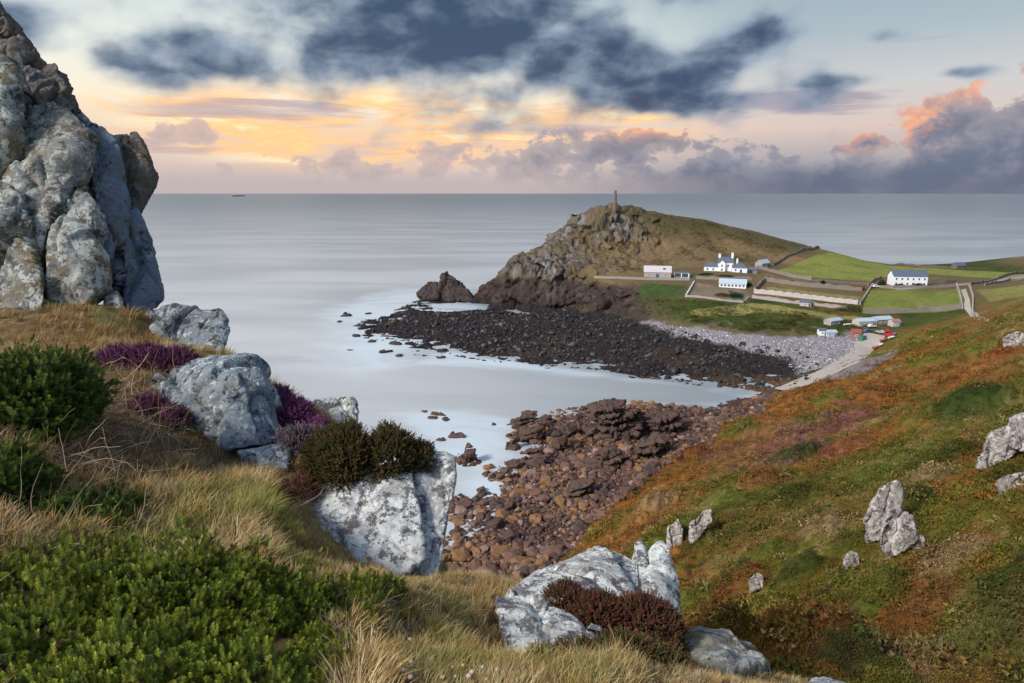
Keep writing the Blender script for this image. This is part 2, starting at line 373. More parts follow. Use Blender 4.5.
def add_detail(x, y, z, slope=None):
    P = lambda f, s=0.0: np.stack([x * f, y * f, np.full_like(x, s)], 1)
    reef, beach, far = land_masks(x, y, z)
    out = z.copy()
    # weathered crags on the seaward half of the cape and the low cliff beneath the track
    cr = far * smooth(z, 2.5, 5) * smooth(x - (y - 400) * 0.25, 95, 55)
    f1, f2, cid = worley(np.stack([x * 0.11, y * 0.11, z * 0.16], 1), 3)
    f1b, f2b, cidb = worley(np.stack([x * 0.25, y * 0.25, z * 0.3], 1), 5)
    top = smooth(z, 18.5, 21.5)
    out += cr * ((cid - 0.5) * 4.2 * (0.35 + 0.65 * top) + (cidb - 0.5) * 2.0 + ridged(P(0.09), 4, 9) * 1.6 * top) * smooth(np.abs(z - 20), 0.2, 3.5)
    # grass slopes
    gr = smooth(z, 3.5, 6) * (1 - cr)
    a, b = heath_axis(x, y)
    near = smooth(y, 330, 150)
    out += gr * near * (fbm(np.stack([a * 0.03, b * 0.075, 0 * a], 1), 3, 21) * 3.0 + fbm(np.stack([a * 0.16, b * 0.34, 0 * a], 1), 3, 22) * 2.0)
    hum = fbm(P(0.75, 2.0), 3, 23)
    out += gr * near * (np.maximum(hum, -0.1) * 2.2 * smooth(fbm(P(0.06), 2, 29), -0.25, 0.3))
    out += gr * (1 - near) * far * (fbm(P(0.05), 3, 31) * 1.2 + fbm(P(0.25), 3, 33) * 0.5) * smooth(z, 24, 30)
    out += far * (1 - cr) * smooth(z, 4.5, 6.5) * smooth(z, 15, 10) * smooth(x, 190, 150) * (ridged(P(0.05, 4), 3, 35) - 0.4) * 2.2
    # rocky shore
    w1, w2, wc = worley(P(0.16, 0.5), 41); v1, v2, vc = worley(P(0.45, 0.5), 43)
    out += reef * (fbm(P(0.035), 3, 40) * 1.5 + (wc - 0.45) * 1.1 + (ridged(np.stack([x * .05 + y * .02, y * .13, 0 * x], 1), 3, 48) - .5) * 1.8 + (vc - 0.5) * 0.7 + fbm(P(0.8), 2, 44) * 0.3)
    u1, u2, uc = worley(P(0.55, 0.5), 46)
    out += beach * (fbm(P(0.07), 3, 45) * 0.5 + (uc - 0.5) * 0.35 + fbm(P(1.1), 2, 47) * 0.2)
    return out

def pix(P):
    P = np.asarray(P, float); q = P - (0, 0, CAM_H); c, s = math.cos(PITCH), math.sin(PITCH)
    d = q[:, 1] * c - q[:, 2] * s; up = q[:, 1] * s + q[:, 2] * c
    return 512 + 683 * q[:, 0] / d, 341.5 - 683 * up / d, d

# polar survey grid
NAZ = 1240
az = np.radians(np.linspace(-46, 46, NAZ))
rs = [20.0]
while rs[-1] < 760:
    r = rs[-1]; rs.append(r + (r * 0.0068 if r < 110 else r * 0.0056 if r < 200 else r * 0.0033 if r < 392 else r * 0.0013 if r < 452 else r * 0.0033 if r < 560 else r * 0.012))
rs = np.array(rs); NR = len(rs)
# coarse evaluation of the fitted surface, then bilinear refinement
ci = np.unique(np.append(np.arange(0, NAZ, 4), NAZ - 1)); ri = np.unique(np.append(np.arange(0, NR, 3), NR - 1))
Zc = ter_base(np.outer(rs[ri], np.sin(az[ci])), np.outer(rs[ri], np.cos(az[ci])))
Z1 = np.stack([np.interp(np.arange(NAZ), ci, row) for row in Zc])
Zb = np.stack([np.interp(np.arange(NR), ri, col) for col in Z1.T]).T
X = np.outer(rs, np.sin(az)); Y = np.outer(rs, np.cos(az))
ZZ = np.empty_like(Zb)
for a in range(0, NR, 64):
    b = slice(a, a + 64); ZZ[b] = add_detail(X[b].ravel(), Y[b].ravel(), Zb[b].ravel()).reshape(X[b].shape)
def ground_z(x, y):                                # height lookup in the finished grid
    x = np.atleast_1d(np.asarray(x, float)); y = np.atleast_1d(np.asarray(y, float))
    r = np.hypot(x, y); t = np.arctan2(x, y)
    fi = np.interp(r, rs, np.arange(NR)); fj = np.interp(t, az, np.arange(NAZ))
    i = np.clip(fi.astype(int), 0, NR - 2); j = np.clip(fj.astype(int), 0, NAZ - 2); p = fi - i; q = fj - j
    return (ZZ[i, j] * (1 - p) * (1 - q) + ZZ[i + 1, j] * p * (1 - q) + ZZ[i, j + 1] * (1 - p) * q + ZZ[i + 1, j + 1] * p * q)
def hit(u, v, lo=22.0, hi=740.0):                  # where a sight line meets the ground
    r = ray(u, v); ds = np.geomspace(lo, hi, 3000); P = np.array([0, 0, CAM_H]) + ds[:, None] * r
    g = np.maximum(ground_z(P[:, 0], P[:, 1]), -0.0); k = np.nonzero(P[:, 2] <= g)[0]
    k = k[0] if len(k) else len(ds) - 1
    return np.array([P[k, 0], P[k, 1], g[k]])
# gorse mounds and hummocks standing out of the heath: (u, v, radius m, height m, cover)
MOUNDS = [(968, 404, 9, 3.4, 0), (905, 505, 3.6, 1.7, 0), (800, 572, 3.6, 1.6, 0), (868, 606, 2.6, 1.2, 3), (955, 458, 5, 2.0, 0), (742, 428, 7, 2.2, 3), (815, 640, 2.8, 1.5, 1), (770, 556, 3.2, 1.2, 3), (1000, 520, 3.6, 1.6, 3), (1015, 484, 4, 1.6, 0),
          (912, 424, 5, 1.7, 3), (690, 455, 6, 2.0, 1), (655, 503, 5, 1.8, 2), (850, 446, 6, 1.7, 1), (722, 500, 4.5, 1.5, 3), (960, 562, 3.4, 1.4, 2), (930, 480, 4, 1.3, 2), (822, 532, 3.4, 1.1, 2), (1000, 376, 7, 1.8, 1), (880, 590, 2.4, 1.0, 3), (740, 590, 3, 1.1, 1), (850, 660, 2.2, .9, 0),
          (900, 640, 2.4, .9, 1), (980, 640, 2.4, 1.0, 3), (1010, 590, 2.8, 1.1, 0), (790, 500, 4.5, 1.2, 0), (870, 480, 4, 1.2, 3), (800, 455, 5.5, 1.5, 0), (760, 480, 5, 1.3, 1), (930, 365, 8, 2.0, 3), (880, 395, 7, 1.8, 1), (830, 400, 7, 1.8, 3), (980, 350, 8, 2.2, 3), (650, 530, 4, 1.2, 1), (700, 545, 3.6, 1.2, 0), (690, 600, 3, 1.0, 3), (930, 610, 2.6, 1.2, 1)]
mound_xy = []
for u_, v_, r_, h_, c_ in MOUNDS:
    p_ = hit(u_, v_); rm = r_ * 2.6; i0, i1 = np.searchsorted(rs, [np.hypot(p_[0], p_[1]) - rm, np.hypot(p_[0], p_[1]) + rm]); sl = slice(i0, i1)
    q_ = np.hypot((X[sl] - p_[0]) * .85 + (Y[sl] - p_[1]) * .53, 1.45 * (-(X[sl] - p_[0]) * .53 + (Y[sl] - p_[1]) * .85)) / r_
    wob = fbm(np.stack([X[sl].ravel() * .35, Y[sl].ravel() * .35, np.zeros(X[sl].size)], 1), 3, 58).reshape(q_.shape); q_ = q_ * (1 + .7 * wob); ZZ[sl] += h_ * smooth(q_, 1.15, .35); mound_xy.append((sl, q_, c_))
def zone(poly): return [tuple(hit(u, v)[:2]) for u, v in poly]

# ---------------- ground cover colours
x = X.ravel(); y = Y.ravel(); zb = Zb.ravel(); z = ZZ.ravel(); n = len(x)
P2 = lambda f, s=0.0: np.stack([x * f, y * f, np.full(n, s)], 1)
dzr = np.gradient(ZZ, axis=0) / np.gradient(rs)[:, None]; dza = np.gradient(ZZ, axis=1) / (rs[:, None] * (az[1] - az[0]))
slope = np.hypot(dzr, dza).ravel()
dbr = np.gradient(Zb, axis=0) / np.gradient(rs)[:, None]; dba = np.gradient(Zb, axis=1) / (rs[:, None] * (az[1] - az[0]))
bslope = np.hypot(dbr, dba).ravel()
reef, beach, far = land_masks(x, y, zb)
a_, b_ = heath_axis(x, y)
S1 = fbm(np.stack([a_ * 0.014, b_ * 0.062, 0 * a_], 1), 4, 60); S2 = fbm(np.stack([a_ * 0.035, b_ * 0.19, 0 * a_ + 3], 1), 4, 61)
S3 = fbm(P2(0.35, 1), 4, 62); S4 = fbm(P2(1.1, 1), 3, 63); S5 = fbm(np.stack([a_ * 0.018, b_ * 0.13, 0 * a_ + 9], 1), 4, 64)
A = lambda *c: np.array(c, float)
def lerp(c, d, t): return c + (np.asarray(d) - c) * np.asarray(t)[:, None]
col = np.tile(A(0.092, 0.088, 0.013), (n, 1))                                  # short green heath
col = lerp(col, A(0.125, 0.145, 0.015), smooth(S2 + 0.5 * S3, 0.02, 0.4))
col = lerp(col, A(0.27, 0.19, 0.075), smooth(S5 + 0.7 * S3 + .3 * S4, 0.04, 0.30) * 0.8)   # dry grass
low_edge = smooth(zb, 26, 8) * (1 - far)
col = lerp(col, A(0.20, 0.072, 0.018), smooth(S1 + 0.55 * S3 + 0.35 * S4 + 0.28 * low_edge, -0.10, 0.20) * 0.9)   # rusty bracken
col = lerp(col, A(0.27, 0.15, 0.05), smooth(S2 * 0.6 + S4 - 0.25 + 0.25 * low_edge, 0.08, 0.4) * 0.6)
col = lerp(col, A(0.028, 0.042, 0.012), smooth(S3 + S2 * 0.8 + .3 * S4, 0.12, 0.38) * 0.85)    # dark gorse
def wzone(poly, soft, rag=0.0, rs_=0.1, seed=70):
    """soft mask of a surveyed patch, in metres on the ground"""
    pw = zone(poly); px_ = np.array(pw); m = soft + rag + 2
    bb = (x > px_[:, 0].min() - m) & (x < px_[:, 0].max() + m) & (y > px_[:, 1].min() - m) & (y < px_[:, 1].max() + m)
    out = np.zeros(n); k = np.nonzero(bb)[0]
    d = polydist(x[k], y[k], pw); d = np.where(inpoly(x[k], y[k], pw), d, -d)
    if rag: d = d + rag * fbm(np.stack([x[k] * rs_, y[k] * rs_, np.zeros(len(k))], 1), 4, seed) * 2
    out[k] = smooth(d, -soft, soft); return out
# named patches on the hillside
for poly, c, k in [([(700, 455), (770, 420), (830, 425), (850, 445), (780, 470), (710, 480)], (0.13, 0.05, 0.07), .55),
                   ([(800, 425), (850, 405), (890, 410), (850, 435)], (0.13, 0.045, 0.07), .6),
                   ([(930, 395), (1000, 388), (1010, 410), (940, 420)], (0.028, 0.045, 0.014), .8),
                   ([(690, 520), (800, 470), (900, 440), (960, 450), (830, 540), (700, 590)], (0.085, 0.088, 0.024), .45),
                   ([(740, 620), (800, 560), (830, 620), (780, 650)], (0.17, 0.055, 0.016), .5),
                   ([(860, 640), (960, 605), (1024, 600), (1024, 640), (900, 660)], (0.15, 0.10, 0.075), .6),
                   ([(600, 545), (700, 470), (770, 420), (790, 425), (700, 500), (620, 548)], (0.23, 0.115, 0.033), .7),
                   ([(900, 370), (1024, 330), (1024, 360), (930, 400)], (0.19, 0.07, 0.025), .6),
                   ([(940, 320), (1024, 300), (1024, 328), (960, 345)], (0.16, 0.10, 0.04), .6)]:
    mk = wzone(poly, 3.0, 6.0, 0.12, 71); col = lerp(col, A(*c), mk * k * smooth(S3 + S4 * .5, -0.45, 0.1))
col = col * 1.30 * (1 + .55 * fbm(np.stack([a_ * .05, b_ * .25, 0 * a_ + 5], 1), 4, 66))[:, None]
MC = [A(.030, .048, .008), A(.185, .072, .022), A(.29, .19, .10), A(.105, .122, .02)]
cg = col.reshape(NR, NAZ, 3)
for sl, q_, c_ in mound_xy: cg[sl] = cg[sl] + (MC[c_] - cg[sl]) * (smooth(q_ + .35 * S3.reshape(NR, NAZ)[sl] + .3 * S4.reshape(NR, NAZ)[sl], 1.25, .65) * .72)[..., None]
col = cg.reshape(-1, 3)
# the cape: thin brown turf, pale paths of dry grass, grey crag
capef = far * smooth(zb, 3.4, 4.8)
cc = np.tile(A(0.13, 0.092, 0.046), (n, 1))
C1 = fbm(P2(0.022, 5), 4, 80); C2 = fbm(P2(0.07, 6), 4, 81); C3 = fbm(P2(0.3, 6), 3, 82)
cc = lerp(cc, A(0.20, 0.135, 0.065), smooth(C1 + .5 * C2, 0.0, 0.35)); cc = lerp(cc, A(0.075, 0.085, 0.022), smooth(C2 + .3 * C3, 0.08, 0.38) * .8)
cc = lerp(cc, A(0.04, 0.04, 0.022), smooth(C2 * .6 + C3, 0.2, 0.5) * .5)
top = wzone([(610, 204), (660, 210), (760, 232), (850, 252), (800, 256), (740, 240), (670, 232), (640, 225)], 6, 8, .05, 83)
cc = lerp(cc, A(0.078, 0.064, 0.028), top * .7)
cc = lerp(cc, A(0.20, 0.135, 0.075), wzone([(620, 238), (680, 240), (720, 256), (690, 268), (620, 266), (600, 258)], 5, 9, .06, 84) * .6)
cliff = (smooth(slope, 0.95, 1.7) * .9 + smooth(bslope + 0.4 * C3 + .3 * C2, 0.62, 0.95)) * smooth(x - (y - 400) * 0.25, 100, 60)
cliff = np.clip(cliff * smooth(C2 + 0.6 * C3, -0.45, 0.0), 0, 1); lowband = smooth(x - .5 * (zb - 10), 92, 66); cliff = np.maximum(cliff, lowband * smooth(zb + 2.2 * C2, 18.5, 15.5)); cliff = np.maximum(cliff, smooth(zb, 21, 24) * smooth(x - (y - 400) * .25, 52, 25) * smooth(C2 + .8 * C3, -.25, .1))
rock = np.tile(A(0.185, 0.155, 0.135), (n, 1)); rock = lerp(rock, A(0.31, 0.28, 0.27), smooth(C3 + C2, 0.05, 0.5)); rock = lerp(rock, A(0.05, 0.042, 0.04), smooth(-C3 - .6 * C2, 0.0, 0.3) * .9)
rock = lerp(rock, A(0.16, 0.115, 0.06), smooth(C1 + C3 * .6, 0.1, 0.4) * .6)
lowc = smooth(zb, 20.5, 17.5)
rock = lerp(rock, lerp(np.tile(A(0.058, 0.038, 0.032), (n, 1)), A(0.105, 0.064, 0.052), smooth(C3, 0, .4)), lowc * .85)
rock = lerp(rock, A(0.24, 0.075, 0.03), lowc * smooth(C1 - .5 * C3, 0.35, 0.65) * .3)
rock *= np.where(lowc > .5, .72, .72)[:, None]; rock = rock * (1 + .5 * fbm(np.stack([x * .3, y * .3, z * .3], 1), 4, 87))[:, None]; cc = lerp(cc, rock, cliff)
# green bank above the shingle
bank = far * smooth(zb, 4.8, 6.2) * smooth(zb, 15.5, 13) * smooth(x, 62, 95)
bk = np.tile(A(0.05, 0.066, 0.014), (n, 1)); bk = lerp(bk, A(0.022, 0.034, 0.01), smooth(C2 + C3 * .4, 0.0, 0.3)); bk = lerp(bk, A(0.17, 0.08, 0.025), smooth(C1 + C3 * .8, 0.12, 0.5) * .7)
bk = lerp(bk, A(0.20, 0.13, 0.10), smooth(ridged(P2(0.06, 3), 3, 85), 0.72, 0.9) * smooth(zb, 9, 6) * .7)
cc = lerp(cc, bk, bank)
cc = cc * 1.12
col = lerp(col, cc, capef * smooth(y - 0.35 * x, 235, 262))
# fields
def field(poly, c1, c2, soft=.7):
    global col
    mk = wzone(poly, soft, .6, .3, 90)
    fc = lerp(np.tile(A(*c1), (n, 1)), A(*c2), smooth(fbm(P2(0.06, 2), 4, 91) + .5 * C3, -0.1, 0.45)); fc = fc * (1 + .5 * smooth(C3 + .6 * fbm(P2(1.0, 8), 2, 97), -.5, .5) - .17)[:, None]; col = lerp(col, fc * 1.3, mk)
field([(768, 272), (800, 262), (840, 254), (870, 262), (930, 268), (1024, 273), (1060, 276), (1000, 278), (930, 274), (905, 272), (870, 281), (830, 279), (790, 275)], (0.17, 0.175, 0.04), (0.115, 0.135, 0.030))
field([(868, 290), (962, 289), (967, 308), (862, 312)], (0.13, 0.14, 0.032), (0.085, 0.105, 0.025))
field([(690, 312), (752, 303), (862, 317), (868, 320), (760, 312), (700, 317)], (0.17, 0.15, 0.05), (0.12, 0.12, 0.035))
field([(768, 287), (862, 297), (856, 301), (765, 290)], (0.15, 0.15, 0.05), (0.17, 0.14, 0.06))
field([(976, 290), (1024, 285), (1060, 288), (1024, 296), (990, 302)], (0.15, 0.145, 0.045), (0.16, 0.12, 0.04))
field([(645, 283), (688, 286), (684, 296), (652, 300), (636, 292)], (0.042, 0.062, 0.017), (0.026, 0.04, 0.013), 2.0)
field([(697, 283), (752, 292), (748, 302), (690, 296)], (0.16, 0.12, 0.085), (0.07, 0.07, 0.03), 1.5)
field([(728, 290), (745, 294), (744, 299), (731, 297)], (0.035, 0.045, 0.05), (0.05, 0.05, 0.05))
# cliff-foot cave shade put into the colour; grass on the cliff-top track ledge
cave_shade = far * smooth(zb, 9, 4) * smooth(x, 85, 55); col = lerp(col, A(0.035, 0.026, 0.024), cave_shade * smooth(C2 + .5 * C3, -.25, .15) * .85)
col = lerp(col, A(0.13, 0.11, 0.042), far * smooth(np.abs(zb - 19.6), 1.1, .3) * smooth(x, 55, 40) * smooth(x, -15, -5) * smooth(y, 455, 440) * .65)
# shore
rc = np.tile(A(0.026, 0.021, 0.022), (n, 1)); rc = lerp(rc, A(0.055, 0.038, 0.034), smooth(S3 + .5 * S4, 0, .5)); rc = lerp(rc, A(0.085, 0.06, 0.03), smooth(C1 + .5 * S3, .15, .5) * .5)
col = lerp(col, rc, reef)
bc = np.tile(A(0.085, 0.048, 0.036), (n, 1)); bc = lerp(bc, A(0.17, 0.10, 0.055), smooth(S3 + S4, 0.05, .5)); bc = lerp(bc, A(0.04, 0.026, 0.024), smooth(-S3 + S4, 0.1, .5) * .7)
col = lerp(col, bc, beach * smooth(y - 0.55 * x, 230, 200) )
peb = np.clip(wzone([(640, 322), (690, 327), (740, 334), (800, 338), (850, 335), (866, 340), (862, 352), (830, 366), (805, 372), (790, 356), (740, 348), (690, 338)], 2.5, 5, .12, 92)
              + wzone([(800, 376), (870, 358), (900, 350), (870, 372), (810, 384)], 2.0, 3, .15, 93) * .7, 0, 1)
pc = lerp(np.tile(A(0.20, 0.18, 0.19), (n, 1)), A(0.36, 0.34, 0.36), smooth(fbm(P2(1.3, 2), 2, 94), -.2, .3)); pc = lerp(pc, A(0.16, 0.10, 0.09), smooth(C2, .1, .5) * .6)
col = lerp(col, pc, peb * smooth(zb, 1.0, 2.0))
z2 = z.copy()
# ---------------- slipway and tracks, cut into the slope
road = [hit(u, v) for u, v in [(776, 389), (800, 381), (825, 371), (848, 359), (862, 350), (870, 343), (878, 337)]]
col *= (1 + 0.16 * fbm(P2(2.6, 4), 2, 95))[:, None]
col = np.clip(col, 0.006, 0.9)

# ---------------- build, one sheet split by what the ground is
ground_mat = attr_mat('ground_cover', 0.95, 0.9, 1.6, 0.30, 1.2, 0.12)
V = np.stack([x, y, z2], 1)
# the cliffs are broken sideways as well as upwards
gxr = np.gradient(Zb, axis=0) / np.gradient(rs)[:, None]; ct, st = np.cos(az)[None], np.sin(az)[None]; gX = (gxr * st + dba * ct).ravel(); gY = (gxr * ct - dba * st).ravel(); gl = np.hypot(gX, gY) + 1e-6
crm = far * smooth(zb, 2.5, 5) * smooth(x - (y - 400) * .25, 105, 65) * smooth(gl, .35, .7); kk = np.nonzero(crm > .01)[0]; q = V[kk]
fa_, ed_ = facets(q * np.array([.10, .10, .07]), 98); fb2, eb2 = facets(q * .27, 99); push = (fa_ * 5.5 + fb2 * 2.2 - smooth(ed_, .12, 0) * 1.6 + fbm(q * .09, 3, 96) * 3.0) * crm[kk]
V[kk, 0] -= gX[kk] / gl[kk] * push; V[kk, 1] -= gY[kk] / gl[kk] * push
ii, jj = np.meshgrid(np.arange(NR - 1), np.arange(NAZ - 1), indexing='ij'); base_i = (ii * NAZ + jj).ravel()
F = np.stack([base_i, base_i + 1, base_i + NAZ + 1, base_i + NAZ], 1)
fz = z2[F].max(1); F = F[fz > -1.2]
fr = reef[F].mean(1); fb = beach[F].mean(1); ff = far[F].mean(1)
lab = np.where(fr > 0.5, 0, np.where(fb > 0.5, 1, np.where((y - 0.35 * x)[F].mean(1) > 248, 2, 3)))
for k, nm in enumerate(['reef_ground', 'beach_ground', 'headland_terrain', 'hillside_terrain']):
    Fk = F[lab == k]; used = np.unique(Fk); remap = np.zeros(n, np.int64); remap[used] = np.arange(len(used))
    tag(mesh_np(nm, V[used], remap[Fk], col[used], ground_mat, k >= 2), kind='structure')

# ---------------- sea
sea_mat = bpy.data.materials.new('sea_water'); sea_mat.use_nodes = True
n_ = N(sea_mat.node_tree); bs = sea_mat.node_tree.nodes['Principled BSDF']
pos = n_.node('ShaderNodeNewGeometry').outputs['Position']
mp = n_.node('ShaderNodeMapping'); mp.inputs['Scale'].default_value = (0.0035, 0.012, 1); n_.put(mp.inputs['Vector'], pos)
s1 = n_.noise(mp.outputs[0], 1.0, 4, 0.55, 0.4)
mp2 = n_.node('ShaderNodeMapping'); mp2.inputs['Scale'].default_value = (0.022, 0.045, 1); mp2.inputs['Rotation'].default_value = (0, 0, 0.35); n_.put(mp2.inputs['Vector'], pos)
s2 = n_.noise(mp2.outputs[0], 1.0, 5, 0.6, 1.2)
foam = n_.node('ShaderNodeAttribute', attribute_name='foam').outputs['Fac']
ff_ = n_.mul(n_.ss(n_.add(foam, n_.mul(n_.sub(s2, .5), 1.3)), 0.35, 1.15), 0.9)
nearness = n_.node('ShaderNodeAttribute', attribute_name='milky').outputs['Fac']
body = n_.mix(nearness, n_.mix(n_.ss(s1, .35, .65), (0.11, 0.14, 0.165, 1), (0.16, 0.185, 0.205, 1)), n_.mix(n_.ss(s1, .35, .65), (0.43, 0.445, 0.45, 1), (0.60, 0.60, 0.59, 1)))
sea_mat.node_tree.links.new(n_.mix(ff_, body, (0.62, 0.69, 0.73, 1)), bs.inputs['Base Color'])
n_.put(bs.inputs['Roughness'], n_.m('MULTIPLY_ADD', s1, 0.2, 0.25)); bs.inputs['IOR'].default_value = 1.33
bmp = n_.node('ShaderNodeBump'); bmp.inputs['Strength'].default_value = 0.03; bmp.inputs['Distance'].default_value = 0.5
mp3 = n_.node('ShaderNodeMapping'); mp3.inputs['Scale'].default_value = (0.05, 0.16, 1); n_.put(mp3.inputs['Vector'], pos)
n_.put(bmp.inputs['Height'], n_.noise(mp3.outputs[0], 1.0, 5, 0.55, 0.3)); sea_mat.node_tree.links.new(bmp.outputs[0], bs.inputs['Normal'])
saz = np.radians(np.linspace(-60, 60, 420)); srr = np.concatenate([np.geomspace(25, 800, 420), np.geomspace(840, 90000, 60)])
sx = np.outer(srr, np.sin(saz)).ravel(); sy = np.outer(srr, np.cos(saz)).ravel()
sh = np.full(len(sx), -9.0); nearm = (np.hypot(sx, sy) < 760)
sh[nearm] = ter_base(sx[nearm], sy[nearm]) + 0
fo = smooth(sh, -1.7, 0.1) * .62
def fpatch(poly, soft, k):
    pw = [tuple(atz(u, v, 0)[:2]) for u, v in poly]; d = np.full(len(sx), -1e6); q = np.nonzero(nearm)[0]
    dd = polydist(sx[q], sy[q], pw); d[q] = np.where(inpoly(sx[q], sy[q], pw), dd, -dd); return smooth(d, -soft, soft) * k
fo = np.maximum(fo, fpatch([(320, 310), (385, 288), (470, 288), (490, 300), (440, 345), (400, 385), (310, 365)], 30, 1.0))
fo = np.maximum(fo, fpatch([(440, 348), (560, 366), (660, 380), (740, 392), (650, 384), (520, 372), (400, 365)], 11, .95))
fo = np.maximum(fo, fpatch([(380, 410), (470, 405), (530, 420), (520, 500), (470, 520), (440, 470)], 11, .95))
ji, jk = np.meshgrid(np.arange(len(srr) - 1), np.arange(419), indexing='ij'); sb = (ji * 420 + jk).ravel()
SF = np.stack([sb, sb + 1, sb + 421, sb + 420], 1)
tag(mesh_np('sea', np.stack([sx, sy, np.zeros(len(sx))], 1), SF, None, sea_mat, True, attrs={'foam': fo, 'milky': np.exp(-np.maximum(np.hypot(sx + 150, sy * .7) - 150, 0) / 1100) * (1 - .75 * smooth(sx + .25 * sy, -20, 170) * smooth(sy, 520, 360))}), kind='structure')
# ------------------------------------------------------------------ the cliff top in front of the camera
FG = []
def f(*rows):
    for u, v, d in rows: FG.append(at(u, v, d))
f((400, 600, 4.4), (450, 592, 5.4), (480, 583, 6.0), (430, 660, 3.6), (480, 683, 3.2), (600, 670, 3.6), (700, 670, 4.2), (250, 500, 6.3), (200, 475, 7.0), (120, 480, 6.1), (60, 520, 5.0),
  (285, 520, 6.0), (312, 548, 5.9), (330, 565, 5.8), (180, 434, 8.0), (165, 408, 8.8), (192, 426, 8.3), (100, 400, 7.8), (60, 440, 6.3), (110, 320, 11.6), (150, 348, 11.0), (60, 345, 10.5), (220, 468, 7.7), (290, 470, 7.8), (270, 445, 8.6),
  (300, 425, 9.2), (335, 425, 9.4), (240, 366, 12.0), (160, 338, 12.2), (195, 358, 12.0), (225, 364, 12.1), (0, 345, 10.0), (0, 440, 5.6), (0, 540, 3.9), (-80, 400, 7.0), (-150, 340, 10), (200, 560, 4.6), (100, 570, 4.2), (420, 586, 6.3), (380, 578, 6.15), (345, 565, 6.15), (318, 535, 6.5), (302, 500, 7.1),
  (540, 668, 4.05), (560, 640, 5.0), (640, 640, 5.0), (500, 655, 4.4), (496, 610, 5.2), (690, 662, 4.75), (740, 684, 4.4), (790, 694, 4.4), (765, 676, 4.8), (830, 694, 4.7), (380, 540, 7.6), (430, 545, 7.6), (440, 587, 6.2), (0, 700, 2.7), (200, 700, 2.75), (400, 720, 2.7), (600, 740, 2.6), (800, 760, 2.7))
def fw(*rows): FG.extend(np.array(r, float) for r in rows)
fw((0, 0, 68.3), (-4, 0, 68.9), (4, 0, 67.6), (-9, 4, 68.7), (7, 2, 66.2), (-9, 10, 67.8), (-12, 14, 67.8), (-7, 11, 67.7))
# outside the brow the ground drops away
for u, v, d in [(480, 583, 6.0), (560, 590, 6.4), (640, 590, 6.6), (690, 640, 5.4), (760, 640, 5.8), (830, 676, 5.4), (420, 540, 8.0), (340, 430, 10.2), (270, 380, 11.4), (230, 350, 13.4), (870, 700, 4.6), (1000, 740, 4.0)]:
    p = at(u, v, d); h = np.array([p[0], p[1], 0]) / np.hypot(p[0], p[1]) + np.array([.35, 0, 0]); h /= np.hypot(*h[:2])
    for s_, dz in ((0.6, 0.9), (1.3, 2.4), (3.0, 5.8)): FG.append(p + h * s_ - np.array([0, 0, dz]))
fw((-3, 17.5, 54), (-7, 19, 57), (4, 12, 54), (7, 8, 57), (9, 4, 58.5), (0, 15, 54), (9, 10, 52), (9, 0, 61), (-12, 20, 62), (0, 20, 46), (4, 18, 46), (9, 17, 46), (-4, 21, 47))
FG = np.array(FG); fg_fit = rbf_fit(FG, 2e-5)
gx = np.arange(-13, 9.01, 0.06); gy = np.arange(-1.0, 20.01, 0.06)
GX, GY = np.meshgrid(gx, gy)
GZ = fg_fit(GX, GY)
q3 = lambda f_, s=0.0: np.stack([GX.ravel() * f_, GY.ravel() * f_, np.full(GX.size, s)], 1)
GZ = GZ + (fbm(q3(0.9), 3, 101) * 0.14 + fbm(q3(3.0), 3, 102) * 0.06).reshape(GX.shape)
def fgz(x, y):
    x = np.atleast_1d(x).astype(float); y = np.atleast_1d(y).astype(float)
    fi = np.clip((y - gy[0]) / 0.06, 0, len(gy) - 1.001); fj = np.clip((x - gx[0]) / 0.06, 0, len(gx) - 1.001)
    i = fi.astype(int); j = fj.astype(int); p = fi - i; q = fj - j
    return GZ[i, j] * (1 - p) * (1 - q) + GZ[i + 1, j] * p * (1 - q) + GZ[i, j + 1] * (1 - p) * q + GZ[i + 1, j + 1] * p * q
def fhit(u, v, lo=1.5, hi=18.0):
    r = ray(u, v); ds = np.linspace(lo, hi, 2000); P = np.array([0, 0, CAM_H]) + ds[:, None] * r
    g = fgz(P[:, 0], P[:, 1]); k = np.nonzero(P[:, 2] <= g)[0]; k = k[0] if len(k) else len(ds) - 1
    return np.array([P[k, 0], P[k, 1], g[k]])
N1 = fbm(q3(0.8, 4), 4, 103); N2 = fbm(q3(4, 4), 4, 104)
N3 = fbm(q3(12, 4), 3, 105); fc = np.tile(A(0.19, 0.125, 0.055), (GX.size, 1)); fc = lerp(fc, A(0.08, 0.05, 0.03), smooth(N2 + N3, 0, .4)); fc = lerp(fc, A(0.30, 0.21, 0.11), smooth(N3 - N2, .05, .5)); fc = lerp(fc, A(0.11, 0.12, 0.035), smooth(N1, 0.05, .35) * .6)
GF = []
nxg = len(gx); ii, jj = np.meshgrid(np.arange(len(gy) - 1), np.arange(nxg - 1), indexing='ij'); b0 = (ii * nxg + jj).ravel()
GF = np.stack([b0, b0 + 1, b0 + nxg + 1, b0 + nxg], 1)
under = ground_z(GX.ravel(), GY.ravel())
turf_mat = attr_mat('turf_soil', 0.95, 0.8, 14.0, 0.35, 9.0, 0.1)
tag(mesh_np('clifftop_ground', np.stack([GX.ravel(), GY.ravel(), GZ.ravel()], 1), GF, fc, turf_mat, True), kind='structure')

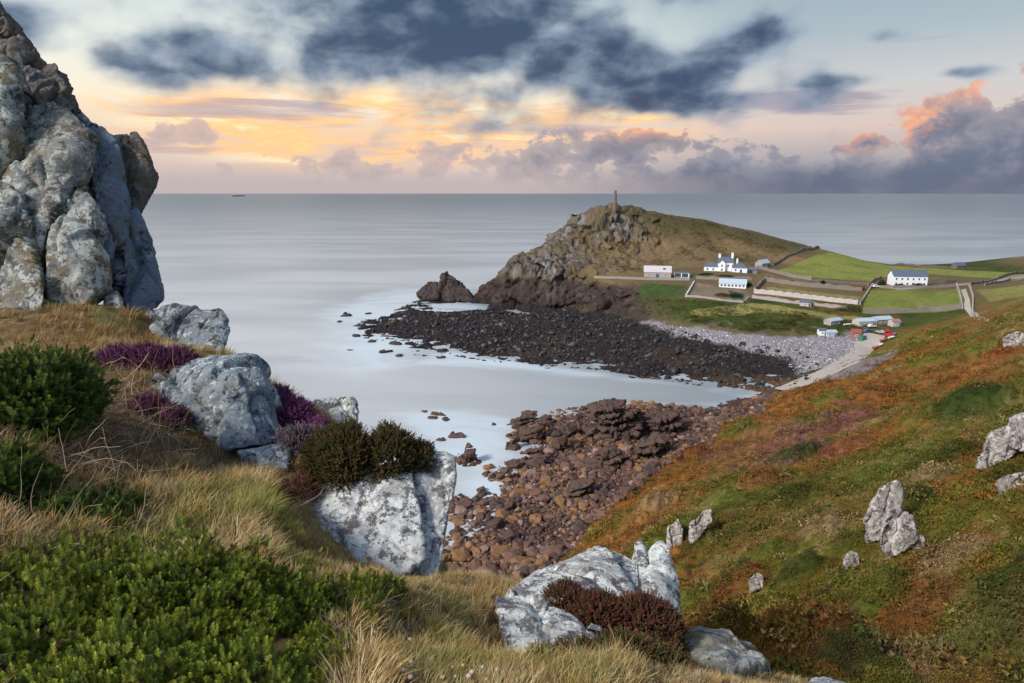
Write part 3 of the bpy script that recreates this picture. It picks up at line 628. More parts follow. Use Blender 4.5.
# ------------------------------------------------------------------ rocks
ICO = {}
def ico(k):
    if k not in ICO:
        bm = bmesh.new(); bmesh.ops.create_icosphere(bm, subdivisions=k, radius=1.0)
        V = np.array([v.co[:] for v in bm.verts]); V /= np.linalg.norm(V, axis=1)[:, None]
        F = np.array([[v.index for v in fa.verts] for fa in bm.faces]); bm.free(); ICO[k] = (V, F)
    return ICO[k]
def hull_planes(P):
    bm = bmesh.new(); [bm.verts.new(p) for p in P]; bmesh.ops.convex_hull(bm, input=bm.verts[:]); bm.normal_update()
    c = P.mean(0); out = []
    for fa in bm.faces:
        nn = np.array(fa.normal); d = float(nn @ (np.array(fa.verts[0].co) - c))
        if d < 0: nn, d = -nn, -d
        if d > 1e-6 and not any(np.allclose(nn, o[0], atol=1e-3) for o in out): out.append((nn, d))
    bm.free(); return c, np.array([o[0] for o in out]), np.array([o[1] for o in out])
def rock_shape(P, k=6, hard=26.0, rough=0.04, freq=1.2, block=0.05, bfreq=0.8, crack=0.0, seed=1, fine=0.012, cuts=6, cutz=1.0, cutr=(.86, .97), tall=.6):
    """rounded convex block through the points P, then weathered: facets, joints, pits"""
    P = np.asarray(P, float); c, Nn, D = hull_planes(P); S, F = ico(k); rc = np.random.default_rng(seed + 900)
    if cuts:                                       # broken corners: extra planes shaved off the block
        E = rc.normal(size=(cuts, 3)) * (1, 1, cutz); E /= np.linalg.norm(E, axis=1)[:, None]; hs_ = ((P - c) @ E.T).max(0) * rc.uniform(*cutr, cuts); Nn = np.vstack([Nn, E]); D = np.append(D, hs_)
    t = np.maximum(S @ Nn.T / D, 1e-4); r = (t ** hard).sum(1) ** (-1.0 / hard)
    V = c + S * r[:, None]; size = (V.max(0) - V.min(0)).max()
    g = t ** hard; nrm = (g[:, :, None] * Nn[None]).sum(1); nrm /= np.linalg.norm(nrm, axis=1)[:, None]
    W = V + np.stack([fbm(V * freq * .8 + 31 * j, 2, seed + 50 + j) for j in range(3)], 1) * .07 / freq
    fa, ed = facets(W * np.array([bfreq, bfreq, bfreq * tall]), seed); fb_, eb = facets(W * bfreq * 2.6, seed + 3); fc_, ec = facets(W * bfreq * 7, seed + 4)
    disp = (fa * block * 1.1 + fb_ * block * .26 + fc_ * block * .09) * size + fbm(V * freq, 4, seed + 5) * rough * .5 * size - smooth(ed, 0.09, 0.0) * crack * 1.6 * size - smooth(eb, .06, 0) * crack * .35 * size
    disp += (ridged(V * freq * 3.2, 3, seed + 9) - 0.45) * fine * .7 * size + fbm(V * freq * 13, 3, seed + 19) * fine * .4 * size
    return V + nrm * disp[:, None], F
def px_block(pts, back, deep=0.85, drop=0.0):
    drop = drop + back * max(0.0, 0.9 * float(np.mean([(CAM_H - at(*p)[2]) / np.hypot(*at(*p)[:2]) for p in pts])))
    """block whose near side passes through (u, v, d) points, carried back into the slope"""
    P = np.array([at(*p) for p in pts]); c = P.mean(0); h = c - (0, 0, CAM_H); h[2] = 0; h /= np.linalg.norm(h)
    B = c + (P - c) * deep + h * back - (0, 0, drop); return np.vstack([P, B])
def rock_obj(name, blocks, mat, parent=None, **kw):
    Vs, Fs, o = [], [], 0
    for i, b in enumerate(blocks):
        k = dict(kw); 
        if isinstance(b, tuple): k.update(b[1]); b = b[0]
        k['seed'] = k.get('seed', 1) + 13 * i; V, F = rock_shape(b, **k); Vs.append(V); Fs.append(F + o); o += len(V)
    V = np.vstack(Vs); base = np.array([V[:, 0].mean(), V[:, 1].mean(), V[:, 2].min()])
    ob = mesh_np(name, V - base, np.vstack(Fs), None, mat, True, parent); ob.location = base - (np.array(parent.location) if parent else 0); return ob

def rock_mat(name, grey=(.27, .27, .28), pale=(.56, .56, .54), dark=(.05, .045, .042), brown=(.15, .105, .06), blue=(.16, .2, .26), scale=1.0,
             pale_amt=.5, dark_amt=.4, brown_amt=.4, blue_amt=.3, green_amt=.3, bump=.8):
    """bare stone crusted with pale, green and black lichen"""
    m = bpy.data.materials.new(name); m.use_nodes = True; nt = m.node_tree; n = N(nt); bs = nt.nodes['Principled BSDF']
    ge = n.node('ShaderNodeNewGeometry'); p = ge.outputs['Position']
    def mapped(sx, off):
        mp = n.node('ShaderNodeMapping'); mp.inputs['Scale'].default_value = (sx,) * 3; mp.inputs['Location'].default_value = (off, off * .7, -off); n.put(mp.inputs['Vector'], p); return mp.outputs[0]
    big = n.noise(mapped(.9 * scale, 3), 1, 5, .6, .25); mid = n.noise(mapped(3.5 * scale, 7), 1, 6, .66, .2); fin = n.noise(mapped(22 * scale, 1), 1, 6, .7, .3); patch = n.noise(mapped(5.5 * scale, 19), 1, 8, .70, .25)
    grain = n.noise(mapped(90 * scale, 5), 1, 3, .7)
    c4 = lambda t: tuple(t) + (1,)
    c = n.mix(n.ss(fin, .3, .7), c4([a * .72 for a in grey]), c4([a * 1.22 for a in grey]))
    c = n.mix(n.mul(n.ss(n.add(n.mul(big, .6), n.mul(fin, .4)), .44, .6), blue_amt), c, c4(blue))
    c = n.mix(n.mul(n.ss(n.noise(mapped(1.6 * scale, 41), 1, 6, .65, .9), .46, .64), brown_amt), c, c4(brown))
    th = .61 - .19 * pale_amt
    pal = n.ss(n.add(n.mul(patch, .62), n.add(n.mul(fin, .18), n.mul(big, .2))), th, th + .035)
    pc = n.mix(n.ss(mid, .4, .62), c4(pale), c4([pale[0] * .80, pale[1] * .84, pale[2] * .80])); pc = n.mix(n.ss(grain, .35, .75), pc, c4([a * .82 for a in pale]))
    c = n.mix(n.mul(pal, .95), c, pc)
    grn = n.ss(n.add(n.mul(n.noise(mapped(8 * scale, 61), 1, 6, .72, .2), .8), n.mul(grain, .2)), .53, .60)
    c = n.mix(n.mul(grn, green_amt), c, (.36, .40, .24, 1))
    th = .60 - .13 * dark_amt
    drk = n.ss(n.add(n.mul(n.noise(mapped(4.2 * scale, 83), 1, 9, .72, .3), .75), n.mul(fin, .25)), th, th + .03)
    c = n.mix(n.mul(drk, .88), c, c4(dark))
    nt.links.new(c, bs.inputs['Base Color']); bs.inputs['Roughness'].default_value = .9; bs.inputs['Specular IOR Level'].default_value = .2
    b = n.node('ShaderNodeBump'); b.inputs['Strength'].default_value = bump; b.inputs['Distance'].default_value = .05 / scale
    h = n.add(n.add(n.mul(mid, .4), n.mul(fin, .45)), n.add(n.mul(grain, .12), n.mul(pal, .05))); n.put(b.inputs['Height'], h); nt.links.new(b.outputs[0], bs.inputs['Normal'])
    return m
M_cliff = rock_mat('lichen_granite', grey=(.21, .20, .185), pale=(.48, .49, .45), pale_amt=.56, dark_amt=.50, brown_amt=.95, blue_amt=.25, brown=(.15, .10, .045), green_amt=.55, scale=.8)
M_cliffdark = rock_mat('dark_granite', grey=(.13, .11, .095), pale=(.34, .33, .3), pale_amt=.12, dark_amt=.45, brown_amt=.8, blue_amt=.2, brown=(.10, .065, .035), scale=.8)
M_cliffblue = rock_mat('blue_granite', grey=(.16, .18, .215), pale=(.36, .38, .4), blue=(.13, .19, .29), blue_amt=.8, pale_amt=.15, dark_amt=.3, brown_amt=.6, green_amt=.15, scale=.8)
M_boulder = rock_mat('blue_grey_granite', grey=(.22, .245, .265), pale=(.54, .57, .57), pale_amt=.45, dark_amt=.55, brown_amt=.25, blue=(.2, .27, .34), blue_amt=.5, green_amt=.3, scale=1.2)
M_slab = rock_mat('white_lichened_granite', grey=(.38, .375, .355), pale=(.72, .715, .69), dark=(.09, .075, .085), pale_amt=.68, dark_amt=.68, brown=(.36, .36, .33), brown_amt=.35, blue=(.36, .40, .46), blue_amt=.5, green_amt=.35, scale=1.4, bump=.55)
M_hillrock = rock_mat('hill_granite', grey=(.34, .29, .27), pale=(.58, .53, .50), pale_amt=.62, dark_amt=.5, brown_amt=.5, blue_amt=.1, green_amt=.35, scale=.35)

cliff = empty('granite_outcrop', at(40, 335, 14)); tag(cliff, 'tall craggy lichen-covered cliff outcrop of jointed blocks rising above the sea', 'rock outcrop')
RK = dict(cuts=12, cutz=.3, cutr=(.80, .95), tall=.35, k=7, hard=90, rough=.012, freq=1.2, block=.08, bfreq=.55, crack=.02, fine=.010)
blocks = [
 ([(-60, -40, 15.5), (0, 6, 15.4), (12, 22, 15.5), (12, 36, 15.3), (0, 52, 15.2), (-60, 60, 15)], 2.5, M_cliffdark, 'dark brown topmost block', 3),
 ([(-50, 38, 15.0), (14, 42, 14.9), (33, 42, 15.1), (38, 52, 15.1), (37, 72, 14.8), (8, 84, 14.5), (-50, 84, 14.5)], 2.5, M_cliffdark, None, 5),
 ([(-40, 62, 14.7), (14, 60, 14.5), (36, 66, 14.6), (60, 82, 14.9), (76, 104, 15.0), (78, 120, 14.6), (50, 140, 14.0), (-40, 140, 14.0)], 2.5, M_cliffdark, 'brown block under the crest', 7),
 ([(-70, 60, 13.9), (2, 66, 13.7), (20, 92, 13.7), (26, 120, 13.3), (14, 160, 13.0), (-8, 192, 12.9), (-70, 192, 12.9)], 2.5, M_cliff, None, 9),
 ([(24, 100, 14.0), (54, 98, 14.1), (84, 124, 14.1), (92, 150, 13.8), (80, 178, 13.2), (30, 176, 13.2), (18, 140, 13.5)], 2.5, M_cliff, None, 11),
 ([(-10, 168, 13.2), (12, 162, 13.1), (38, 166, 13.1), (50, 200, 12.8), (50, 250, 12.5), (30, 262, 12.5), (8, 240, 12.6), (-10, 200, 12.9)], 2.0, M_cliff, None, 13),
 ([(44, 164, 13.1), (62, 166, 13.1), (94, 196, 12.9), (106, 214, 12.9), (107, 250, 12.7), (104, 306, 12.3), (52, 314, 12.1), (50, 250, 12.4), (60, 240, 12.3)], 2.2, M_cliff, 'pale front pillar', 15),
 ([(-80, 172, 12.6), (4, 182, 12.5), (24, 198, 12.5), (40, 250, 12.2), (56, 318, 11.8), (44, 338, 11.6), (-80, 345, 11.5)], 3.0, M_cliff, None, 17),
 ([(76, 108, 14.8), (96, 120, 14.7), (118, 142, 14.5), (130, 180, 14.3), (137, 228, 14.0), (138, 282, 13.4), (124, 306, 13.0), (104, 292, 13.0), (92, 200, 13.6), (80, 150, 14.1)], 2.6, M_cliffblue, 'tall blue-grey slab', 19),
 ([(108, 136, 15.1), (118, 132, 15.0), (136, 131, 15.0), (146, 146, 15.0), (153, 170, 14.9), (152, 186, 14.7), (140, 216, 14.5), (126, 214, 14.5), (114, 160, 14.8)], 2.0, M_cliffdark, 'dark overhanging nose of rock', 21),
 ([(126, 206, 14.4), (136, 210, 14.4), (150, 238, 14.3), (158, 272, 14.1), (161, 300, 13.9), (152, 316, 13.5), (120, 320, 13.1), (124, 260, 13.7)], 2.2, M_cliffblue, None, 23),
 ([(104, 296, 12.7), (116, 291, 12.7), (123, 300, 12.7), (122, 316, 12.4), (102, 316, 12.3)], .9, M_cliff, None, 25),
]
for pts, back, mt, lab, sd in blocks:
    o = rock_obj('rock_block', [px_block(pts, back, .92)], mt, cliff, **(dict(RK, seed=sd, cuts=14, block=.11 if sd < 20 else .06, bfreq=1.1, crack=.03) if mt is M_cliffdark else dict(RK, seed=sd)))
    if lab: o['label'] = lab
# a core of stone behind the blocks
o = rock_obj('rock_core', [px_block([(-120, -30, 16.5), (0, 20, 16.5), (60, 100, 16), (110, 150, 15.6), (128, 200, 15), (120, 300, 14.2), (0, 330, 13.2), (-120, 330, 13.2)], 3.0, .85)], M_cliffdark, cliff, **dict(RK, seed=77))

def rock_thing(name, label, cat, blocks, mat, group=None, **kw): return tag(rock_obj(name, blocks, mat, None, **kw), label, cat, group)
RB = dict(k=7, hard=90, rough=.013, freq=2.0, block=.06, bfreq=1.1, crack=.014, fine=.010)
rock_thing('boulder', 'blue-grey flat-topped boulder standing against the sea below the cliff outcrop', 'rock',
           [px_block([(146, 310, 12.6), (172, 305, 12.8), (222, 307, 12.9), (231, 318, 12.9), (230, 345, 12.5), (222, 356, 12.2), (170, 356, 12.0), (150, 336, 12.2)], 1.4, .85, .1)], M_boulder, **dict(RB, seed=31))
rock_thing('boulder', 'big blue-grey boulder with a pale right face between purple heather clumps', 'rock',
           [px_block([(152, 382, 9.2), (172, 362, 9.4), (205, 354, 9.5), (250, 358, 9.5), (262, 368, 9.2), (222, 372, 8.3), (156, 398, 8.7), (190, 418, 8.2), (218, 448, 8.0), (222, 450, 7.9), (250, 446, 7.9), (238, 372, 8.3)], 1.4, .9, .1),
            px_block([(236, 366, 8.5), (262, 368, 8.7), (272, 388, 8.8), (285, 428, 8.5), (283, 442, 8.2), (250, 448, 7.75), (222, 450, 7.7), (226, 400, 8.1)], 1.0, .9, .1)], M_boulder, **dict(RB, seed=33))
rock_thing('boulder', 'low pale grey rock lying under the right end of the big blue-grey boulder', 'rock',
           [px_block([(238, 452, 7.7), (284, 444, 8.0), (289, 454, 7.9), (286, 470, 7.6), (244, 472, 7.4)], .7, .9)], M_boulder, **dict(RB, seed=35))
rock_thing('boulder', 'distant pale rock with a flat lichened top behind the brown heather mound', 'rock',
           [px_block([(308, 402, 11.4), (330, 398, 11.6), (352, 400, 11.6), (357, 412, 11.4), (356, 440, 10.8), (310, 440, 10.6)], 1.2, .9)], M_slab, **dict(RB, seed=37))
slab = empty('split_slab', at(380, 580, 6.4)); tag(slab, 'huge white lichened slab split by a groove, dark heather mound on top', 'rock')
rock_obj('rock_block', [px_block([(296, 478, 7.4), (340, 476, 7.2), (395, 464, 7.2), (412, 468, 7.2), (422, 520, 6.85), (428, 582, 6.45), (372, 578, 6.35), (330, 560, 6.4), (312, 530, 6.7)], 1.5, .92)], M_slab, slab, **dict(RB, seed=39, block=.022, crack=.006, rough=.016))
rock_obj('rock_block', [px_block([(400, 462, 7.35), (438, 449, 7.5), (455, 456, 7.5), (456, 480, 7.3), (446, 540, 6.9), (438, 584, 6.6), (420, 584, 6.55), (408, 520, 6.95)], 1.4, .92)], M_slab, slab, **dict(RB, seed=42, block=.018, crack=.006, rough=.018))
wr = empty('white_boulder', at(590, 640, 4.9)); tag(wr, 'broad white lichened rock with rounded fingers and red heather growing across it', 'rock')
rock_obj('rock_block', [px_block([(500, 590, 5.3), (545, 570, 5.9), (618, 544, 6.3), (640, 560, 6.0), (640, 600, 5.4), (560, 600, 5.0), (505, 606, 5.0)], .8, .95, .3)], M_slab, wr, **dict(RB, seed=44, block=.035, freq=3))
rock_obj('rock_block', [px_block([(496, 596, 5.1), (545, 596, 5.2), (570, 615, 4.9), (600, 630, 4.7), (596, 645, 4.4), (540, 664, 4.1), (504, 650, 4.3), (498, 620, 4.7)], .7, .95, .3)], M_slab, wr, **dict(RB, seed=46, block=.035, freq=3))
rock_obj('rock_block', [px_block([(628, 562, 6.15), (634, 540, 6.35), (642, 537, 6.4), (650, 548, 6.3), (652, 575, 5.8), (648, 600, 5.5), (630, 600, 5.5)], .6, .95, .2)], M_slab, wr, **dict(RB, seed=48, block=.02, freq=3))
rock_obj('rock_block', [px_block([(646, 560, 6.0), (652, 542, 6.2), (662, 540, 6.2), (672, 552, 6.0), (679, 590, 5.7), (680, 630, 5.3), (660, 634, 5.1), (640, 610, 5.3)], .6, .95, .2)], M_slab, wr, **dict(RB, seed=50, block=.02, freq=3))
rock_thing('ledge_rock', 'low flat grey ledge of rock with dark stains below the white rock', 'rock',
           [px_block([(676, 640, 5.2), (700, 628, 5.5), (752, 640, 5.5), (772, 658, 5.1), (768, 668, 4.9), (730, 668, 4.6), (690, 656, 4.8)], .8, .95, .3)], M_cliff, **dict(RB, seed=52, freq=3))
rock_thing('ledge_rock', 'thin pale rock edge peeping in at the bottom of the picture right of the ledge', 'rock',
           [px_block([(796, 684, 4.9), (826, 674, 5.1), (858, 684, 5.0), (850, 700, 4.5), (800, 700, 4.5)], .6, .95, .3)], M_slab, **dict(RB, seed=54, freq=3))
rock_thing('flat_stone', 'small flat pinkish stone lying in the dry grass', 'stone',
           [px_block([(232, 500, 6.5), (258, 498, 6.5), (262, 504, 6.3), (258, 512, 6.1), (236, 512, 6.1)], .35, .9)], plain('pink_stone', (.40, .30, .28), .9, .3, 9, .5), **dict(RB, seed=56, k=4))
# bare rock breaking out of the far hillside
RH = dict(k=6, hard=60, rough=.06, freq=.45, block=.055, bfreq=.42, crack=.02, fine=.02)
def hill_rock(label, outlines, sd):
    bl = []
    for poly, back in outlines:
        q = max(poly, key=lambda t: t[1]); P0 = hit(*q); d = (P0 - (0, 0, CAM_H)) @ np.array([0, math.cos(PITCH), -math.sin(PITCH)])
        bl.append(px_block([(u, v, d - .3) for u, v in poly], back, .8, .3))
    return rock_thing('rock_outcrop', label, 'rock', bl, M_hillrock, 'bare rocks on the hillside', **dict(RH, seed=sd))
hill_rock('tallest pinkish-white pointed outcrop in the middle of the right hillside',
          [([(893, 480), (902, 486), (898, 520), (884, 540), (866, 546), (864, 520), (880, 488)], 3.0), ([(896, 505), (914, 515), (918, 540), (905, 550), (890, 560), (878, 552), (882, 520)], 2.5), ([(906, 526), (914, 530), (925, 536), (927, 548), (904, 552)], 2.0)], 61)
hill_rock('low pale rock just left of the tallest pointed outcrop', [([(842, 556), (850, 550), (858, 552), (860, 565), (845, 570)], 1.5)], 62)
hill_rock('leaning pale outcrop cut by the right edge of the picture', [([(980, 452), (994, 432), (1015, 416), (1040, 412), (1040, 440), (1010, 450), (990, 470), (976, 470)], 5)], 63)
hill_rock('small grey outcrop just below the leaning one at the right edge', [([(994, 480), (1010, 474), (1040, 470), (1040, 494), (998, 497)], 3)], 65)
hill_rock('small white stone alone on the hillside behind the white rock', [([(748, 580), (758, 572), (764, 576), (764, 588), (750, 594)], 1.0)], 67)
hill_rock('smaller left one of two pale crags on the brow above the brown beach', [([(668, 528), (678, 518), (684, 530), (682, 546), (668, 550)], 4)], 68)
hill_rock('taller right one of two pale crags on the brow above the brown beach', [([(692, 524), (704, 508), (712, 508), (712, 522), (698, 538), (690, 545)], 4)], 69)
hill_rock('brown rock hump on the skyline slope at the far right', [([(1002, 338), (1016, 332), (1030, 334), (1030, 346), (1004, 348)], 5)], 71)
# ------------------------------------------------------------------ plants
def blade_template(nb, L, spread, wdt, bend, seed):
    rg = np.random.default_rng(seed); V, F = [], []
    for i in range(nb):
        a = rg.uniform(0, 2 * math.pi); l = L * rg.uniform(.5, 1.15); r0 = spread * math.sqrt(rg.uniform(0, 1)); ln = rg.uniform(.1, bend); da = a + rg.uniform(-1.2, 1.2)
        o = np.array([r0 * math.cos(a), r0 * math.sin(a), -.02]); dr = np.array([math.cos(da), math.sin(da), 0]); sd = np.array([-dr[1], dr[0], 0]); b = len(V)
        for k, t in enumerate((0, .4, .75, 1.0)):
            c = o + np.array([0, 0, 1]) * l * (t - .35 * ln * t * t) + dr * l * ln * t * t
            if k < 3: V += [c - sd * wdt * (1 - t * .75), c + sd * wdt * (1 - t * .75)]
            else: V.append(c)
        F += [(b, b + 1, b + 3), (b, b + 3, b + 2), (b + 2, b + 3, b + 5), (b + 2, b + 5, b + 4), (b + 4, b + 5, b + 6)]
    return np.array(V), np.array(F)
def sprig_template(nl, L, leaf, wdt, seed, up=.7, lo=.15):
    """upright shoot with leaves set all round it"""
    rg = np.random.default_rng(seed); V, F = [], []
    for i in range(nl):
        t = lo + (1 - lo) * (i / nl); a = i * 2.399 + rg.uniform(-.4, .4); l = leaf * rg.uniform(.7, 1.2) * (1.1 - .35 * t)
        dr = np.array([math.cos(a), math.sin(a), up + .9 * t * t]); dr /= np.linalg.norm(dr); sd = np.cross(dr, (0, 0, 1)); sd /= np.linalg.norm(sd); c = np.array([0, 0, L * t]); b = len(V)
        V += [c, c + dr * l * .5 + sd * wdt, c + dr * l, c + dr * l * .5 - sd * wdt]; F += [(b, b + 1, b + 2), (b, b + 2, b + 3)]
    b = len(V); V += [np.array([-wdt * .5, 0, 0]), np.array([wdt * .5, 0, 0]), np.array([0, 0, L])]; F.append((b, b + 1, b + 2))
    return np.array(V), np.array(F)
def clump_template(nq, seed, size=.28, flat=.6):
    rg = np.random.default_rng(seed); V, F = [], []
    for i in range(nq):
        d = rg.normal(size=3); d[2] = abs(d[2]); d /= np.linalg.norm(d); c = d * np.array([1, 1, flat]) * rg.uniform(.55, 1.0); t = rg.normal(size=3); t[2] += .8; t /= np.linalg.norm(t); s_ = np.cross(t, rg.normal(size=3)); s_ /= np.linalg.norm(s_)
        l = size * rg.uniform(.6, 1.3); b = len(V); V += [c - s_ * l * .35, c + s_ * l * .35, c + t * l]; F.append((b, b + 1, b + 2))
    return np.array(V), np.array(F)
def basis(Z, spin):
    Z = Z / np.linalg.norm(Z, axis=1)[:, None]; ref = np.where(np.abs(Z[:, 2:3]) > .95, np.array([[1., 0, 0]]), np.array([[0., 0, 1]]))
    Xa = np.cross(ref, Z); Xa /= np.linalg.norm(Xa, axis=1)[:, None]; Ya = np.cross(Z, Xa); c, s_ = np.cos(spin)[:, None], np.sin(spin)[:, None]
    return np.stack([Xa * c + Ya * s_, Ya * c - Xa * s_, Z], 2)
def scatter(name, temps, P, axis, scale, color, mat, parent=None, tipvar=.25, seed=0, stretch=None):
    rg = np.random.default_rng(seed); n_ = len(P); B = basis(axis, rg.uniform(0, 6.283, n_)) * np.asarray(scale).reshape(-1, 1, 1); pick = rg.integers(0, len(temps), n_)
    Vs, Fs, Cs, o = [], [], [], 0
    for k, (TV, TF) in enumerate(temps):
        ix = np.nonzero(pick == k)[0]
        if not len(ix): continue
        W = np.einsum('nij,vj->nvi', B[ix], TV) + P[ix][:, None]; m_ = len(TV)
        h = (TV[:, 2] - TV[:, 2].min()) / (np.ptp(TV[:, 2]) + 1e-9)
        leafv = np.repeat(rg.uniform(.75, 1.25, (len(ix), (m_ + 3) // 4)), 4, axis=1)[:, :m_]
        C = color[ix][:, None] * (leafv * (1 - tipvar * .5 + tipvar * h)[None])[:, :, None]
        Vs.append(W.reshape(-1, 3)); Cs.append(C.reshape(-1, 3)); Fs.append((TF[None] + (np.arange(len(ix)) * m_)[:, None, None]).reshape(-1, 3) + o); o += len(ix) * m_
    return mesh_np(name, np.vstack(Vs), np.vstack(Fs), np.clip(np.vstack(Cs), .004, .85), mat, False, parent)
def twigs(name, lines, mat, color, parent=None, sides=4):
    """thin bent stalks: lines of (points, radius)"""
    V, F, C, o = [], [], [], 0
    for k, (pts, r) in enumerate(lines):
        pts = np.asarray(pts, float); m_ = len(pts); t = np.gradient(pts, axis=0); B = basis(t + 1e-6, np.zeros(m_)); rr = r * np.linspace(1, .45, m_)
        for j in range(sides):
            a = 2 * math.pi * j / sides; V.append(pts + (B[:, :, 0] * math.cos(a) + B[:, :, 1] * math.sin(a)) * rr[:, None])
        for j in range(sides):
            j2 = (j + 1) % sides
            for i in range(m_ - 1): F.append((o + j * m_ + i, o + j2 * m_ + i, o + j2 * m_ + i + 1, o + j * m_ + i + 1))
        C.append(np.tile(np.asarray(color[k % len(color)], float), (m_ * sides, 1))); o += m_ * sides
    return mesh_np(name, np.vstack(V), np.array(F), np.vstack(C), mat, True, parent)
leaf_mat = attr_mat('leaves', .55, 0, 8, .18, 30, .35, .3)
heather_mat = attr_mat('heather_sprays', .8, 0, 8, .2, 30, .2, .1)
grass_mat = attr_mat('dry_grass', .7, 0, 8, .2, 5, .25, .22)
twig_mat = attr_mat('dead_stalks', .85, 0, 8, .25, 20, .2)
heath_mat = attr_mat('heath_tufts', .9, 0, 8, .2, 1.5, .12, .08)

def mix_cols(cols, wts, n_, rg):
    c = np.array(cols, float)[rg.choice(len(cols), n_, p=np.array(wts) / sum(wts))]; return c * rg.uniform(.75, 1.25, (n_, 1))
def shrub(name, label, cat, lumps, temps, count, cols, wts, scale, mat, group=None, seed=0, upness=.45, shell=(.72, 1.04), stems=40, patchy=None, rag=.22, cush=0, cdep=.0):
    """lumps: (u, v, d, rx, ry, rz) mounds; v is the ground line of the mound"""
    rg = np.random.default_rng(seed); L = []
    for u, v, d, rx, ry, rz in lumps: L.append((at(u, v, d), np.array([rx, ry, rz])))
    ar = np.array([(l[1][0] * l[1][1] + l[1][2] * l[1][0]) for l in L]); cnt = (count * ar / ar.sum()).astype(int); Ps, Ax = [], []
    for (c, rr), k in zip(L, cnt):
        d = rg.normal(size=(k * 2, 3)); d /= np.linalg.norm(d, axis=1)[:, None]; d = d[d[:, 2] > -.25][:k]; lum = 1 + rag * fbm(d * 2.2 + c, 3, seed) * 2 + rag * .6 * fbm(d * 5 + c, 2, seed + 1) * 3
        p = c + d * rr * (rg.uniform(*shell, len(d)) * lum)[:, None]; nn = d / rr; nn /= np.linalg.norm(nn, axis=1)[:, None]; cu = worley(p * cush, seed + 8)[0] if cush else 0.5; p = p + nn * ((.5 - cu) * cdep)[:, None] if cush else p; Ps.append(p); Ax.append(nn + (0, 0, upness) + rg.normal(size=nn.shape) * .42)
    P = np.vstack(Ps); Ax = np.vstack(Ax); inside = np.zeros(len(P), bool)
    for c, rr in L: inside |= (((P - c) / (rr * .66)) ** 2).sum(1) < 1
    P, Ax = P[~inside], Ax[~inside]; C = mix_cols(cols, wts, len(P), rg); C *= (1 + .45 * fbm(P * 4.0, 3, seed + 3))[:, None]
    if patchy: C = np.where((fbm(P * patchy[1], 3, seed + 4) > patchy[2])[:, None], np.array(patchy[0]) * rg.uniform(.7, 1.3, (len(P), 1)), C)
    base = L[0][0]; o = scatter(name, temps, P - base, Ax, rg.uniform(.75, 1.3, len(P)) * scale, C, mat, seed=seed); o.location = base
    if stems:
        by = {}
        for i in rg.integers(0, len(P), stems):
            q = P[i] - base; li = int(np.argmin([np.linalg.norm(P[i] - l[0]) for l in L])); c = L[li][0] - base - (0, 0, .05); mid = (c + q) / 2 + rg.normal(size=3) * .03; by.setdefault(li, []).append(([c, mid, q], .006))
        for li in by: twigs('stem', by[li], twig_mat, [(.10, .065, .04), (.16, .11, .07)], o)
    return tag(o, label, cat, group)

GORSE = [sprig_template(32, .058, .027, .0045, s, .45, .05) for s in (1, 2, 3)]
GC, GW = [(.18, .225, .018), (.26, .30, .026), (.085, .12, .012), (.34, .33, .05)], [4, 3, 3, 1.3]
shrub('gorse_bush', 'large bright green gorse filling the lower left corner of the picture', 'gorse bush',
      [(60, 640, 3.5, .62, .5, .42), (170, 625, 3.6, .5, .5, .38), (250, 640, 3.7, .42, .45, .36), (320, 640, 3.9, .36, .4, .30), (370, 630, 4.3, .28, .32, .26), (120, 720, 2.8, .5, .45, .32), (0, 700, 3.0, .5, .5, .4), (230, 740, 2.8, .42, .4, .34), (310, 720, 3.1, .34, .36, .28), (-100, 640, 3.6, .5, .5, .4)],
      GORSE, 36000, GC, GW, .62, leaf_mat, 'gorse bushes', 201, cush=4.6, cdep=.20, patchy=((.20, .085, .03), 5.0, .40), stems=60)
shrub('gorse_bush', 'rounded dark green gorse at the left edge below the cliff outcrop', 'gorse bush',
      [(10, 420, 6.3, .62, .55, .62), (55, 410, 6.6, .42, .5, .50), (-60, 420, 6.2, .5, .5, .6)], GORSE, 10000, [(.075, .125, .013), (.12, .175, .02), (.045, .078, .010), (.16, .20, .03)], GW, .95, leaf_mat, 'gorse bushes', 203, cush=3.6, cdep=.22, stems=30)
shrub('gorse_bush', 'low dark gorse between the rounded bush and the big corner bush', 'gorse bush',
      [(0, 500, 5.0, .30, .4, .38), (60, 535, 4.9, .34, .35, .24), (100, 525, 5.2, .22, .3, .2), (-60, 520, 4.8, .4, .4, .4)], GORSE, 7000, [(.075, .125, .013), (.12, .175, .02), (.045, .078, .010), (.16, .20, .03)], GW, .85, leaf_mat, 'gorse bushes', 205, cush=4.2, cdep=.18, stems=30)
HEATH = [sprig_template(26, .085, .017, .0042, s, 1.0, .05) for s in (11, 12, 13)]
shrub('heather_mound', 'dark brown heather mound sitting on top of the split slab', 'heather',
      [(347, 466, 7.35, .28, .33, .40), (390, 462, 7.4, .24, .3, .34), (326, 462, 7.5, .2, .3, .32), (420, 462, 7.5, .12, .2, .17)], HEATH, 11000, [(.085, .062, .022), (.06, .07, .018), (.14, .085, .035)], [3, 2, 2], 1.0, heather_mat, 'heather clumps', 207, shell=(.6, 1.03), rag=.20)
shrub('heather_mound', 'russet red heather strip lying across the broad white rock', 'heather',
      [(565, 606, 5.15, .14, .16, .12), (600, 622, 5.0, .18, .18, .16), (640, 628, 5.0, .20, .2, .19), (662, 634, 5.0, .12, .2, .17)], HEATH, 5600, [(.15, .050, .035), (.20, .08, .05), (.07, .075, .022), (.10, .045, .03)], [4, 2, 2, 2], .75, heather_mat, 'heather clumps', 209, rag=.1)
